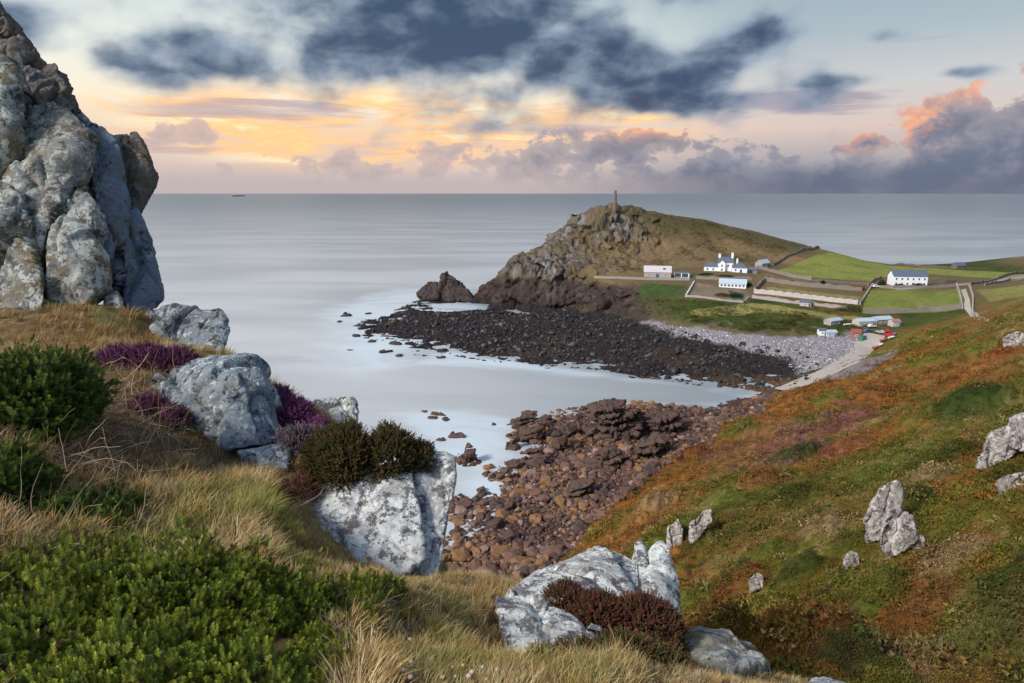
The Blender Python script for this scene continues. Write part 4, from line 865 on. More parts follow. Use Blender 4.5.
shrub('heather_mound', 'brown and olive heather clump at the bottom edge below the white rock', 'heather',
      [(580, 684, 3.75, .22, .22, .17), (622, 676, 3.9, .22, .2, .18), (658, 682, 3.9, .16, .2, .15), (542, 690, 3.65, .16, .2, .14)], HEATH, 4200, [(.12, .085, .035), (.16, .07, .04), (.09, .10, .03), (.2, .14, .07)], [3, 2, 3, 1], .75, heather_mat, 'heather clumps', 211, rag=.16)
PUR = [(.21, .05, .15), (.30, .10, .22), (.12, .04, .08), (.11, .07, .045)]
shrub('heather_mound', 'magenta heather spilling down right of the big blue-grey boulder', 'heather',
      [(276, 404, 9.2, .16, .3, .18), (292, 416, 9.0, .22, .3, .17), (312, 432, 8.8, .18, .3, .12)], HEATH, 3600, PUR, [4, 3, 2, 1], .9, heather_mat, 'heather clumps', 213)
shrub('heather_mound', 'grey withered heather under the magenta clump beside the split slab', 'heather',
      [(300, 452, 8.2, .24, .25, .26), (318, 448, 8.3, .16, .25, .2), (282, 450, 8.3, .14, .2, .2)], HEATH, 3000, [(.22, .16, .19), (.16, .11, .12), (.28, .22, .23)], [3, 2, 2], .95, heather_mat, 'heather clumps', 215)
shrub('heather_mound', 'purple heather between the dry grass and the top of the big boulder', 'heather',
      [(120, 366, 9.8, .3, .3, .24), (150, 366, 9.9, .34, .3, .26), (176, 362, 10.0, .22, .3, .16)], HEATH, 4400, PUR, [3, 2, 3, 2], .95, heather_mat, 'heather clumps', 217)
shrub('heather_mound', 'small dark purple heather tuft at the lower left of the big boulder', 'heather',
      [(150, 418, 8.2, .24, .25, .22), (170, 425, 8.1, .2, .2, .16)], HEATH, 2400, PUR, [2, 1, 4, 3], .95, heather_mat, 'heather clumps', 219)
shrub('heather_mound', 'reddish brown heather patch left of the split slab', 'heather',
      [(296, 496, 7.0, .16, .2, .14), (310, 482, 7.3, .14, .2, .12)], HEATH, 700, [(.20, .085, .05), (.14, .06, .045)], [1, 1], .8, heather_mat, 'heather clumps', 221)

# grass over the whole cliff top
GRASS = [blade_template(20, .20, .07, .0042, .95, s) for s in range(6)]
rg = np.random.default_rng(300); NGR = 21000
r_ = np.append(np.exp(rg.uniform(math.log(1.7), math.log(14.5), NGR)), rg.uniform(4.8, 9.0, 6500)); t_ = np.radians(np.append(rg.uniform(-46, 44, NGR), rg.uniform(-24, 1, 6500))); gx_, gy_ = r_ * np.sin(t_), r_ * np.cos(t_)
ok = (gx_ > -12.5) & (gx_ < 8.5); gx_, gy_ = gx_[ok], gy_[ok]; gz_ = fgz(gx_, gy_); Pg = np.stack([gx_, gy_, gz_], 1); pu, pv, pd = pix(Pg)
dgz = np.hypot((fgz(gx_ + .15, gy_) - gz_), (fgz(gx_, gy_ + .15) - gz_)) / .15
keep = (dgz < 5)
for poly in ([(-40, 580), (180, 590), (300, 610), (345, 650), (330, 760), (-40, 760)], [(300, 490), (420, 470), (455, 470), (440, 570), (380, 560), (330, 540)], [(510, 600), (640, 600), (670, 640), (600, 650), (520, 655)]):
    keep &= ~inpoly(pu, pv, poly)
Pg, pu, pv, pd = Pg[keep], pu[keep], pv[keep], pd[keep]; ng = len(Pg)
n1 = fbm(Pg * 0.9, 3, 310); n2 = fbm(Pg * 2.5, 3, 311)
gcol = mix_cols([(.48, .33, .12), (.60, .48, .26), (.24, .15, .065), (.42, .22, .07)], [4, 4, 2, 2.5], ng, rg)
grn = smooth(n1 + .5 * n2 + .5 * smooth(np.hypot((pu - 440) / 70, (pv - 640) / 60), 1.3, .4) + .25 * smooth(np.hypot((pu - 220) / 120, (pv - 540) / 40), 1.3, .4), .15, .5)
gcol = lerp(gcol, A(.26, .26, .05), grn * .8)
org = smooth(np.hypot((pu - 110) / 90, (pv - 325) / 35), 1.3, .5); gcol = lerp(gcol, A(.36, .20, .055), org * .6)
keepg = 1; brn = smooth(np.hypot((pu - 95) / 85, (pv - 430) / 60), 1.2, .4); gcol = lerp(gcol, A(.24, .13, .07), brn * .75)
hs = np.where(org > .3, 1.35, 1.0) * (0.72 + .5 * smooth(n2, -.3, .4)) * np.where((pv > 575) & (pu > 380), .62, 1.0) * np.where((pu > 270) & (pu < 480) & (pv > 470) & (pv < 610), .6, 1.0) * (1 - .45 * brn) * .80 * np.where(pu > 640, .62, 1.0)
axis = np.stack([.18 + .25 * n2, -.1 + .2 * n1, np.full(ng, 1.0)], 1) + rg.normal(size=(ng, 3)) * .12
tag(scatter('cliff_grass', GRASS, Pg, axis, hs * rg.uniform(.7, 1.25, ng), gcol, grass_mat, seed=301, tipvar=.5), 'dry golden grass covering the cliff top between rocks and bushes', 'grass', kind='stuff')
# dead bracken and bramble stalks
def stalks(zone_, n_, L, rad, seed, up=.5, curl=.5):
    rg_ = np.random.default_rng(seed); out = []
    (u0, v0, u1, v1) = zone_
    for i in range(n_):
        p = fhit(rg_.uniform(u0, u1), rg_.uniform(v0, v1)); d = rg_.normal(size=3); d[2] = abs(d[2]) * up + .15; d /= np.linalg.norm(d); l = L * rg_.uniform(.5, 1.3); pts = [p]
        for k in range(6): d = d + rg_.normal(size=3) * curl * .5 - (0, 0, .07); d /= np.linalg.norm(d); pts.append(pts[-1] + d * l / 6)
        pts = np.array(pts); g = fgz(pts[:, 0], pts[:, 1]) + .01; pts[:, 2] = np.maximum(pts[:, 2], g); out.append((pts, rad * rg_.uniform(.6, 1.3)))
    return out
ln = stalks((40, 370, 165, 475), 300, .5, .0042, 321, .6, .4) + stalks((0, 470, 130, 560), 70, .5, .0035, 322, 1.6, .3) + stalks((160, 440, 330, 510), 200, .3, .003, 323) + stalks((120, 370, 180, 470), 40, .6, .004, 324, 2.0, .3)
tag(twigs('dead_bracken', ln, twig_mat, [(.36, .25, .16), (.24, .15, .09), (.46, .36, .26), (.17, .10, .065)]), 'tangle of dead bracken and bramble stalks on the slope', 'dead stalks', kind='stuff')
ln = stalks((165, 310, 330, 400), 34, .45, .0028, 325, 3.0, .2) + stalks((400, 560, 500, 660), 30, .28, .002, 326, 3, .25) + stalks((110, 540, 380, 600), 16, .35, .003, 327, 3, .35) + stalks((560, 640, 700, 683), 40, .2, .002, 328, 2, .3)
tag(twigs('grass_stalks', ln, twig_mat, [(.45, .34, .18), (.36, .22, .12)]), 'thin bent seed stalks standing above the dry grass', 'dry stalks', kind='stuff')
# withered thrift heads
th_m = plain('withered_petals', (.52, .38, .33), .9, .3, 60); V0, F0 = ico(2)
proto = None
for i, (u, v) in enumerate([(412, 664), (424, 672), (432, 660), (440, 675), (452, 668), (458, 678), (466, 666), (474, 674), (482, 667), (488, 679), (496, 672), (404, 676), (412, 682), (395, 630), (410, 640), (374, 632), (444, 682), (470, 682)]):
    p = fhit(u, v + 10); 
    if proto is None:
        proto = empty('thrift_flower', p)
        hv = V0 * np.array([.010, .010, .008]) * (1 + .35 * fbm(V0 * 3, 2, 5))[:, None] + (0, 0, .062); mesh_np('flower_head', hv, F0, None, th_m, True, proto)
        twigs('stem', [([(0, 0, -.02), (.004, 0, .03), (0, 0, .056)], .0014)], twig_mat, [(.3, .2, .1)], proto); o = proto
    else:
        o = proto.copy(); link(o); o.location = p; o.rotation_euler = (random.uniform(-.2, .2), random.uniform(-.2, .2), random.uniform(0, 6)); k = random.uniform(.7, 1.3); o.scale = (k, k, k)
        for ch in list(proto.children): c = ch.copy(); link(c, o)
    tag(o, 'withered pale pink thrift head on a short stalk in the grass near the bottom edge', 'flower', 'withered thrift heads')

# heath on the near hillside
CL = [clump_template(40, s, .27, .7) for s in range(5)] + [blade_template(9, .75, .4, .035, .9, 50 + s) for s in range(2)]
rg = np.random.default_rng(340); NH = 72000
r_ = np.exp(rg.uniform(math.log(30), math.log(330), NH)); t_ = np.radians(rg.uniform(4, 45.5, NH)); hx, hy = r_ * np.sin(t_), r_ * np.cos(t_)
fi = np.clip(np.round(np.interp(r_, rs, np.arange(NR))).astype(int), 0, NR - 1); fj = np.clip(np.round(np.interp(t_, az, np.arange(NAZ))).astype(int), 0, NAZ - 1)
hz = ground_z(hx, hy); hb = Zb[fi, fj]; ok = (hb > 4.2) & (hy - .35 * hx < 240) & ((hb > 9) | (r_ < 260)); hx, hy, hz, fi, fj, r_ = hx[ok], hy[ok], hz[ok], fi[ok], fj[ok], r_[ok]
hc = col.reshape(NR, NAZ, 3)[fi, fj] * rg.uniform(.85, 1.25, (len(hx), 1)); dk = fbm(np.stack([hx * .1, hy * .1, 0 * hx], 1), 3, 341)
sc_ = rg.uniform(.18, .5, len(hx)) * (.7 + 1.5 * smooth(dk, -.05, .45)) * (1 + r_ / 160)
ax_ = np.stack([np.full(len(hx), -.25), np.full(len(hx), .0), np.ones(len(hx))], 1) + rg.normal(size=(len(hx), 3)) * .15
k_ = rg.choice(len(hx), 5200, replace=False); k_ = k_[(dk[k_] > -.12)]; big_c = .5 * hc[k_] + .5 * np.array([(.030, .046, .012), (.055, .075, .016), (.17, .075, .024), (.26, .19, .085), (.085, .04, .03)])[rg.choice(5, len(k_), p=[.34, .24, .2, .14, .08])] * rg.uniform(.75, 1.3, (len(k_), 1))
hx, hy, hz, hc, sc_, ax_ = np.append(hx, hx[k_]), np.append(hy, hy[k_]), np.append(hz, hz[k_]), np.vstack([hc, big_c]), np.append(sc_, rg.uniform(.5, 1.15, len(k_)) * (1 + r_[k_] / 250)), np.vstack([ax_, ax_[k_]])
tag(scatter('hillside_heath', CL, np.stack([hx, hy, hz + .02], 1), ax_, sc_, hc, heath_mat, seed=342, tipvar=.4), 'low heath, bracken and grass tufts over the hillside', 'heath', kind='stuff')

# scrub on the headland and the green bank
rg = np.random.default_rng(350); NS = 90000; qx, qy = rg.uniform(-20, 330, NS), rg.uniform(300, 570, NS); r_ = np.hypot(qx, qy); t_ = np.arctan2(qx, qy)
fi = np.clip(np.round(np.interp(r_, rs, np.arange(NR))).astype(int), 0, NR - 1); fj = np.clip(np.round(np.interp(t_, az, np.arange(NAZ))).astype(int), 0, NAZ - 1)
qb = Zb[fi, fj]; qc = col.reshape(NR, NAZ, 3)[fi, fj]; pt = fbm(np.stack([qx * .06, qy * .06, 0 * qx], 1), 4, 351)
cw = lambda poly: inpoly(qx, qy, zone(poly))
hill_ = cw([(500, 272), (560, 232), (615, 208), (700, 220), (800, 246), (775, 258), (750, 262), (690, 262), (640, 270), (560, 272)]); bank_ = cw([(640, 300), (690, 300), (745, 306), (860, 320), (900, 318), (868, 330), (800, 334), (740, 330), (690, 322), (640, 316)])
dens = np.where(hill_, .25 + .6 * smooth(pt, -.15, .3), np.where(bank_, .5 + .5 * smooth(pt, -.2, .2), 0)); ok = (rg.uniform(0, 1, NS) < dens) & (qb > 4.6); qx, qy, qc, pt, bk_ = qx[ok], qy[ok], qc[ok], pt[ok], bank_[ok]
sc_ = rg.uniform(.3, .9, len(qx)) * (1 + .9 * smooth(pt, 0, .4)); dk_ = np.array([(.045, .055, .016), (.075, .07, .022), (.12, .075, .035), (.05, .035, .02)])[rg.choice(4, len(qx), p=[.35, .3, .2, .15])]; gk_ = np.array([(.035, .052, .013), (.065, .08, .018), (.15, .065, .022)])[rg.choice(3, len(qx), p=[.5, .3, .2])]
qc = np.where(bk_[:, None], gk_, qc * .55 + dk_ * .45) * rg.uniform(.7, 1.4, (len(qx), 1))
tag(scatter('headland_scrub', CL[:5], np.stack([qx, qy, ground_z(qx, qy)], 1), rg.normal(size=(len(qx), 3)) * .2 + (0, 0, 1), sc_, qc, heath_mat, seed=352, tipvar=.4), 'low scrub and rough turf over the headland and its green bank', 'scrub', kind='stuff')
# ------------------------------------------------------------------ headland: monument, houses, walls, slipway
class MB:
    """collects boxes and prisms into one mesh"""
    def __init__(s): s.v = []; s.f = []
    def poly(s, vs, fs): o = len(s.v); s.v += [tuple(map(float, p)) for p in vs]; s.f += [[o + i for i in q] for q in fs]; return s
    def box(s, x0, y0, z0, x1, y1, z1):
        return s.poly([(x0, y0, z0), (x1, y0, z0), (x1, y1, z0), (x0, y1, z0), (x0, y0, z1), (x1, y0, z1), (x1, y1, z1), (x0, y1, z1)], [(0, 3, 2, 1), (4, 5, 6, 7), (0, 1, 5, 4), (1, 2, 6, 5), (2, 3, 7, 6), (3, 0, 4, 7)])
    def prism(s, sec, h0, h1, axis='y'):                 # section polygon swept along an axis
        n_ = len(sec)
        pt = (lambda a, b, t: (a, t, b)) if axis == 'y' else (lambda a, b, t: (t, a, b)) if axis == 'x' else (lambda a, b, t: (a, b, t))
        return s.poly([pt(a, b, h0) for a, b in sec] + [pt(a, b, h1) for a, b in sec], [tuple(range(n_)), tuple(range(2 * n_ - 1, n_ - 1, -1))] + [(i, i + n_, (i + 1) % n_ + n_, (i + 1) % n_) for i in range(n_)])
    def lathe(s, prof, k=12, c=(0, 0)):
        vs = [(c[0] + r * math.cos(2 * math.pi * j / k), c[1] + r * math.sin(2 * math.pi * j / k), z) for r, z in prof for j in range(k)]; m_ = len(prof)
        return s.poly(vs, [(i * k + j, i * k + (j + 1) % k, (i + 1) * k + (j + 1) % k, (i + 1) * k + j) for i in range(m_ - 1) for j in range(k)] + [tuple(range((m_ - 1) * k, m_ * k)), tuple(range(k - 1, -1, -1))])
    def build(s, name, mat, parent=None, bevel=0.0, smooth_shade=False):
        me = bpy.data.meshes.new(name); me.from_pydata(s.v, [], s.f); bm = bmesh.new(); bm.from_mesh(me); bmesh.ops.recalc_face_normals(bm, faces=bm.faces[:])
        if bevel: bmesh.ops.bevel(bm, geom=bm.edges[:], offset=bevel, segments=2, affect='EDGES', clamp_overlap=True)
        bm.to_mesh(me); bm.free(); me.materials.append(mat)
        if smooth_shade: me.polygons.foreach_set('use_smooth', [True] * len(me.polygons))
        return link(bpy.data.objects.new(name, me), parent)
M = dict(white=plain('limewash', (.78, .79, .80), .8, .10, .5), slate=plain('slate_roof', (.10, .13, .17), .55, .25, 1.5, .3), slatepale=plain('pale_slate_roof', (.42, .50, .56), .6, .2, 1.2, .2), stone=plain('field_stone', (.22, .185, .165), .95, .45, 1.4, .8),
         stonedark=plain('dark_stone', (.15, .125, .105), .95, .45, 1.2, .8), stonepale=plain('pale_stone', (.36, .31, .28), .95, .45, 1.2, .8), wallwhite=plain('weathered_whitewash', (.50, .43, .42), .9, .45, .9, .5), glass=plain('window_glass', (.03, .04, .055), .15, .1, 1, 0, .6), frame=plain('white_paint', (.75, .75, .74), .6, .05),
         door=plain('blue_door', (.05, .10, .17), .6, .1), concrete=plain('slip_concrete', (.42, .36, .31), .95, .22, .35, .4), track=plain('pale_track', (.29, .26, .22), .95, .25, .4, .3), rust=plain('rusty_sheet', (.28, .09, .06), .9, .3), barnroof=plain('bleached_sheet_roof', (.52, .48, .48), .85, .12, .8),
         rubber=plain('tyre_rubber', (.02, .02, .02), .8, .1), red=plain('red_paint', (.50, .03, .025), .35, .08), blue=plain('blue_paint', (.06, .13, .28), .35, .08), green=plain('green_paint', (.05, .16, .12), .5, .12), grey=plain('silver_paint', (.42, .43, .45), .35, .08), whitep=plain('gloss_white', (.75, .75, .75), .4, .05), pink=plain('faded_red_boards', (.34, .17, .15), .9, .2), brass=plain('dark_metal', (.08, .08, .08), .5, .1))
def frame_from(u0, v0, u1, v1, name):
    a, b = hit(u0, v0), hit(u1, v1); e = empty(name, ((a[0] + b[0]) / 2, (a[1] + b[1]) / 2, min(a[2], b[2])), math.atan2(b[1] - a[1], b[0] - a[0])); return e, float(np.hypot(*(b - a)[:2]))
def gable(e, x0, x1, y0, y1, H, RH, wall, roof, over=.3, axis='x', below=1.5):
    if axis == 'x':
        MB().prism([(y0, -below), (y1, -below), (y1, H), ((y0 + y1) / 2, H + RH - .12), (y0, H)], x0, x1, 'x').build('wall', wall, e)
        ym = (y0 + y1) / 2; k = RH / (ym - y0); t = .22
        return MB().prism([(y0 - over, H - over * k + .02), (ym, H + RH), (y1 + over, H - over * k + .02), (y1 + over, H - over * k + .02 + t), (ym, H + RH + t), (y0 - over, H - over * k + .02 + t)], x0 - over, x1 + over, 'x').build('roof', roof, e)
    MB().prism([(x0, -below), (x1, -below), (x1, H), ((x0 + x1) / 2, H + RH - .12), (x0, H)], y0, y1, 'y').build('wall', wall, e)
    xm = (x0 + x1) / 2; k = RH / (xm - x0); t = .22
    return MB().prism([(x0 - over, H - over * k + .02), (xm, H + RH), (x1 + over, H - over * k + .02), (x1 + over, H - over * k + .02 + t), (xm, H + RH + t), (x0 - over, H - over * k + .02 + t)], y0 - over, y1 + over, 'y').build('roof', roof, e)
def hip(e, x0, x1, y0, y1, H, RH, wall, roof, below=1.5):
    MB().box(x0, y0, -below, x1, y1, H).build('wall', wall, e); o_ = .35; ins = min((y1 - y0) / 2, (x1 - x0) / 2) * .9; ym = (y0 + y1) / 2
    return MB().poly([(x0 - o_, y0 - o_, H + .01), (x1 + o_, y0 - o_, H + .01), (x1 + o_, y1 + o_, H + .01), (x0 - o_, y1 + o_, H + .01), (x0 + ins, ym, H + RH), (x1 - ins, ym, H + RH)], [(0, 1, 5, 4), (1, 2, 5), (2, 3, 4, 5), (3, 0, 4), (0, 3, 2, 1)]).build('roof', roof, e)
def window(e, x, z, y=0.0, w_=1.0, h=1.3):
    fr = MB(); t = .09
    fr.box(x - w_ / 2, y - .07, z, x - w_ / 2 + t, y + .03, z + h).box(x + w_ / 2 - t, y - .07, z, x + w_ / 2, y + .03, z + h).box(x - w_ / 2 + t, y - .07, z, x + w_ / 2 - t, y + .03, z + t).box(x - w_ / 2 + t, y - .07, z + h - t, x + w_ / 2 - t, y + .03, z + h).box(x - .03, y - .06, z + t, x + .03, y + .02, z + h - t)
    o = fr.build('window', M['frame'], e); MB().box(x - w_ / 2 + t, y - .03, z + t, x + w_ / 2 - t, y - .01, z + h - t).build('pane', M['glass'], o)
def chimney(e, x, y, z0, z1, w_=1.0, mat=None): o = MB().box(x - w_ / 2, y - w_ / 2, z0, x + w_ / 2, y + w_ / 2, z1).box(x - w_ / 2 - .1, y - w_ / 2 - .1, z1, x + w_ / 2 + .1, y + w_ / 2 + .1, z1 + .2).build('chimney', mat or M['white'], e); MB().lathe([(.2, z1 + .2), (.17, z1 + .8)], 8, (x, y)).build('chimney_pot', M['rust'], o)
# monument on the summit
p = hit(615, 208.5); e = empty('chimney_monument', (p[0], p[1], p[2] - .6)); tag(e, 'dark stone chimney monument standing on the summit of the headland', 'monument')
MB().lathe([(1.75, -1), (1.65, 3.2), (1.45, 3.5)], 8).build('plinth', M['stonedark'], e); MB().lathe([(1.3, 3.5), (.85, 12.2)], 8).build('shaft', M['stonedark'], e); MB().lathe([(.85, 12.2), (1.0, 12.4), (1.0, 12.8), (.7, 12.9), (.65, 13.6)], 8).build('cap', M['stonedark'], e)
# farmhouse
e, L = frame_from(704, 271, 747, 273, 'farmhouse'); tag(e, 'rambling white farmhouse with slate roofs and tall chimneys at the foot of the headland', 'house'); h = L / 2
hip(e, -h, -h + 8.6, 0, 6, 3.2, 2.6, M['white'], M['slate']); gable(e, -h + 8.3, h - 8.2, 1.5, 8.5, 6.0, 2.8, M['white'], M['slate']); gable(e, -h + 8.6, -h + 12.6, -.6, 1.6, 5.6, 2.0, M['white'], M['slate'], .25, 'y'); hip(e, h - 8.8, h, -.8, 5.6, 3.0, 2.6, M['white'], M['slate'])
chimney(e, -h + 9.0, 5, 6.2, 10.8, 1.3); chimney(e, h - 8.9, 5, 6.2, 11.6, 1.3); chimney(e, h - 6.0, 3, 4.8, 8.2, 1.0)
for x_, z_, y_ in [(-h + 2, 1, 0), (-h + 5.5, 1, 0), (-h + 10.6, .9, -.6), (-h + 10.6, 3.4, -.6), (-h + 14.4, 3.4, 1.5), (-h + 17, 3.4, 1.5), (-h + 17, .9, 1.5), (h - 6.8, .9, -.8)]: window(e, x_, z_, y_, 1.1, 1.4)
o = MB().box(h - 4.3, -.86, 0, h - 3.0, -.79, 2.1).build('door', M['door'], e); MB().box(h - 4.2, -.91, 1.0, h - 4.1, -.86, 1.12).build('handle', M['brass'], o)
e, L = frame_from(748, 273, 757, 274, 'outbuilding'); tag(e, 'low grey outbuilding with an open front beside the farmhouse right wing', 'shed'); h = L / 2
gable(e, -h, h, 1, 5, 2.4, 1.2, M['stone'], M['slate']); MB().box(-h + .8, .93, 0, -h + 2.6, .99, 2.0).build('dark_opening_panel', M['glass'], e)  # dark panel stands in for the shade inside the open front
# barn and cabin on the track
e, L = frame_from(644, 277, 671, 278, 'barn'); tag(e, 'long stone barn with a pale bleached roof beside the cliff track', 'barn'); h = L / 2
gable(e, -h, h, 0, 7, 3.4, 3.2, M['stonepale'], M['barnroof'])
for x_ in (-h + 3, h - 3.5): window(e, x_, 1.1, 0, 1.0, 1.1)
MB().box(-.9, -.05, 0, .9, .02, 2.3).build('door', M['door'], e); MB().box(3.2, 1.0, 4.6, 4.6, 1.2, 5.4).build('skylight', M['glass'], e).location = (0, .0, .3)
e, L = frame_from(674, 277, 689, 278, 'cabin'); tag(e, 'flat-roofed dark cabin with a white frame right of the stone barn', 'cabin'); h = L / 2
MB().box(-h, 0, -1.5, h, 5, 2.8).build('wall', M['frame'], e); MB().box(-h - .2, -.3, 2.81, h + .2, 5.2, 3.05).build('roof', M['slate'], e)
for a in (-h + .5, .25): MB().box(a, -.06, .25, a + h - .8, -.005, 2.5).build('window', M['glass'], e)
# long glazed building
e, L = frame_from(719, 287, 746, 289, 'long_shed'); tag(e, 'long low pale-blue-roofed building with a row of windows below the farmhouse', 'shed'); h = L / 2
gable(e, -h, h, 0, 6, 2.6, 2.2, M['white'], M['slatepale'])
for k in range(7): window(e, -h + 1.4 + k * (L - 2.8) / 6, .8, 0, 1.3, 1.3)
# terraced house
e, L = frame_from(893, 286, 927, 287, 'terraced_house'); tag(e, 'white two-storey terraced house with a slate roof standing alone among the fields', 'house'); h = L / 2
gable(e, -h, h, 0, 8, 6.0, 2.9, M['white'], M['slate'])
for k in range(6):
    x_ = -h + 1.6 + k * (L - 3.2) / 5
    window(e, x_, 3.7, 0, 1.1, 1.4)
    if k not in (1, 4): window(e, x_, 1.0, 0, 1.1, 1.4)
    else: MB().box(x_ - .5, -.06, 0, x_ + .5, .01, 2.1).build('door', M['door'], e)
for x_ in (-h + .8, 0, h - .8): chimney(e, x_, 4, 8.2, 10.2, .9, M['stone'])
# small huts
def hut(u0, v0, u1, v1, name, label, cat, H, RH, D, wall, roof, win=1, group=None):
    e, L = frame_from(u0, v0, u1, v1, name); tag(e, label, cat, group); h = L / 2; gable(e, -h, h, 0, D, H, RH, wall, roof, .2)
    for k in range(win): window(e, -h + L * (k + .5) / win, H * .35, 0, min(.9, L / win * .5), H * .4)
    MB().box(h - L * .22, -.05, 0, h - L * .05, .01, H * .8).build('door', M['door'], e) if L > 2.5 else None
    return e
hut(957, 269, 966, 269, 'stone_hut', 'small dark stone hut alone on the field skyline', 'hut', 2.6, 2.2, 5, M['stonedark'], M['slate'], 0)
hut(762, 268, 770, 267, 'stone_hut', 'pale grey hut at the top corner of the field wall near the farmhouse', 'hut', 2.8, 2.2, 5, M['stonepale'], M['slatepale'], 1)
hut(800, 306, 811, 307, 'garden_shed', 'little shed with a pale front under the scalloped garden wall', 'shed', 2.2, 1.0, 3, M['wallwhite'], M['slate'], 1)
hut(831, 326, 842, 325, 'beach_hut', 'grey-white hut in the dark green bank behind the shingle', 'hut', 2.4, 1.0, 4, M['stonepale'], M['slatepale'], 2)
hut(819, 336, 826, 336, 'beach_hut', 'small white hut with a dark doorway at the top of the shingle', 'hut', 2.4, .8, 3, M['white'], M['slate'], 1)
hut(827, 337, 837, 337, 'beach_hut', 'blue-roofed hut touching the small white hut above the shingle', 'hut', 2.0, .8, 3.5, M['slatepale'], M['slatepale'], 2)
hut(852, 339, 861, 339, 'net_loft', 'faded red boarded hut at the head of the slipway', 'hut', 2.8, 1.4, 4, M['pink'], M['rust'], 1)
hut(859, 327, 877, 325, 'boathouse', 'long pinkish stone boathouse behind the parked cars', 'boathouse', 2.4, 1.2, 5, M['wallwhite'], M['slatepale'], 4)
hut(878, 325, 893, 324, 'boathouse', 'slate-fronted boathouse right of the pinkish one', 'boathouse', 2.4, 1.2, 5, M['stone'], M['slatepale'], 3)
hut(893, 327, 901, 326, 'boathouse', 'short pink-white store at the right end of the boathouses', 'boathouse', 2.4, 1.0, 4, M['wallwhite'], M['pink'], 1)
# dry stone walls
def wall(pts, label, H=1.5, T=.8, mat='stone', seed=0, steps=6, scallop=0):
    W = []
    for (u0, v0), (u1, v1) in zip(pts[:-1], pts[1:]):
        a, b = hit(u0, v0), hit(u1, v1); k = max(2, int(np.hypot(*(b - a)[:2]) / 2.0))
        W += [a + (b - a) * t for t in np.linspace(0, 1, k, endpoint=False)]
    W.append(hit(*pts[-1])); W = np.array(W); W[:, 2] = ground_z(W[:, 0], W[:, 1]); t = np.gradient(W[:, :2], axis=0); nn = np.stack([-t[:, 1], t[:, 0]], 1); nn /= np.linalg.norm(nn, axis=1)[:, None] + 1e-9
    rg_ = np.random.default_rng(seed); m_ = len(W); jh = H * (1 + rg_.uniform(-.30, .18, m_)); 
    if scallop: jh = H * (1 - .22 * (np.arange(m_) % 2))
    V = []
    for i in range(m_):
        x_, y_, z_ = W[i]; a, b = nn[i] * T / 2 * rg_.uniform(.85, 1.15), nn[i] * T / 3 * rg_.uniform(.85, 1.15)
        V += [(x_ - a[0], y_ - a[1], z_ - 1.2), (x_ - b[0], y_ - b[1], z_ + jh[i]), (x_ + b[0], y_ + b[1], z_ + jh[i]), (x_ + a[0], y_ + a[1], z_ - 1.2)]
    Fq = [(4 * i + k, 4 * i + k + 1, 4 * i + k + 5, 4 * i + k + 4) for i in range(m_ - 1) for k in range(3)] + [(0, 1, 2, 3), (4 * m_ - 1, 4 * m_ - 2, 4 * m_ - 3, 4 * m_ - 4)]
    base = W[0].copy(); o = mesh_np('stone_wall', np.array(V) - base, np.array(Fq), None, M[mat], False); o.location = base; return tag(o, label, 'wall', 'field walls')
wall([(773, 266), (785, 259), (797, 253.5), (815, 249.5), (838, 252.5)], 'curved brown wall climbing round the upper edge of the big field', 1.9, 1.2, 'stonedark', 1)
wall([(757, 268), (775, 273), (790, 277), (812, 280.5)], 'grey-brown wall running down from the pale grey hut under the big field', 2.2, .9, 'stone', 2)
wall([(812, 281), (840, 283), (870, 285)], 'dark wall along the lower side of the big field', 1.4, .9, 'stonedark', 3)
wall([(765, 281), (800, 286), (862, 291)], 'tall grey wall at the back of the walled garden', 2.3, .9, 'stone', 4)
wall([(754, 293), (780, 295.5), (810, 299), (858, 304.5)], 'pale scalloped wall across the middle of the walled garden', 2.6, .8, 'wallwhite', 5, scallop=1)
wall([(752, 298), (790, 303), (848, 309)], 'brownish lower wall of the walled garden', 1.8, .8, 'stonepale', 6)
wall([(754, 293), (763, 283), (768, 279)], 'wall closing the left end of the walled garden', 2.4, .8, 'stone', 7)
wall([(873, 286), (866, 296), (860, 305)], 'pale wall dropping from the road at the right end of the walled garden', 1.7, .8, 'stonepale', 8)
wall([(863, 313), (900, 313), (930, 311), (961, 308)], 'thick grey stone wall along the bottom of the lower field', 2.3, 1.2, 'stone', 9)
wall([(956.5, 286), (960, 298), (962.5, 309)], 'pale left wall of the lane going down beside the lower field', 1.7, .8, 'stonepale', 10)
wall([(969, 286), (973, 300), (977, 318)], 'pale right wall of the lane going down beside the lower field', 1.7, .8, 'stonepale', 11)
wall([(970, 285), (1000, 279), (1040, 272)], 'dark wall along the road rising to the right edge', 1.6, 1.4, 'stonedark', 12)
wall([(985, 286), (1010, 280), (1040, 276)], 'second pale roadside wall just below the dark one', 1.2, .8, 'stone', 13)
wall([(874, 287.5), (893, 288.5), (925, 288), (955, 286.5)], 'grey garden wall in front of the white terraced house', 1.5, .8, 'stone', 14)
wall([(928, 283), (945, 283), (956, 282.5)], 'short stone wall right of the white terraced house', 1.8, .9, 'stonedark', 15)
wall([(694, 283), (690, 290), (686, 297)], 'pale left wall of the pond garden', 1.3, .7, 'frame', 16)
wall([(686, 297), (715, 300), (743, 303), (750, 298)], 'pale front wall of the pond garden above the green bank', 1.2, .7, 'stonepale', 17)
wall([(696, 279), (720, 280), (752, 280)], 'pinkish terrace wall in front of the farmhouse', 1.8, .8, 'stone', 18)
wall([(882, 262.5), (905, 265), (925, 267), (957, 268.5)], 'dark wall on the seaward edge of the far field', 1.3, 1.2, 'stonedark', 19)
wall([(868, 286), (876, 280), (882, 279)], 'short brown wall beside the road left of the terraced house', 1.6, .9, 'stone', 20)
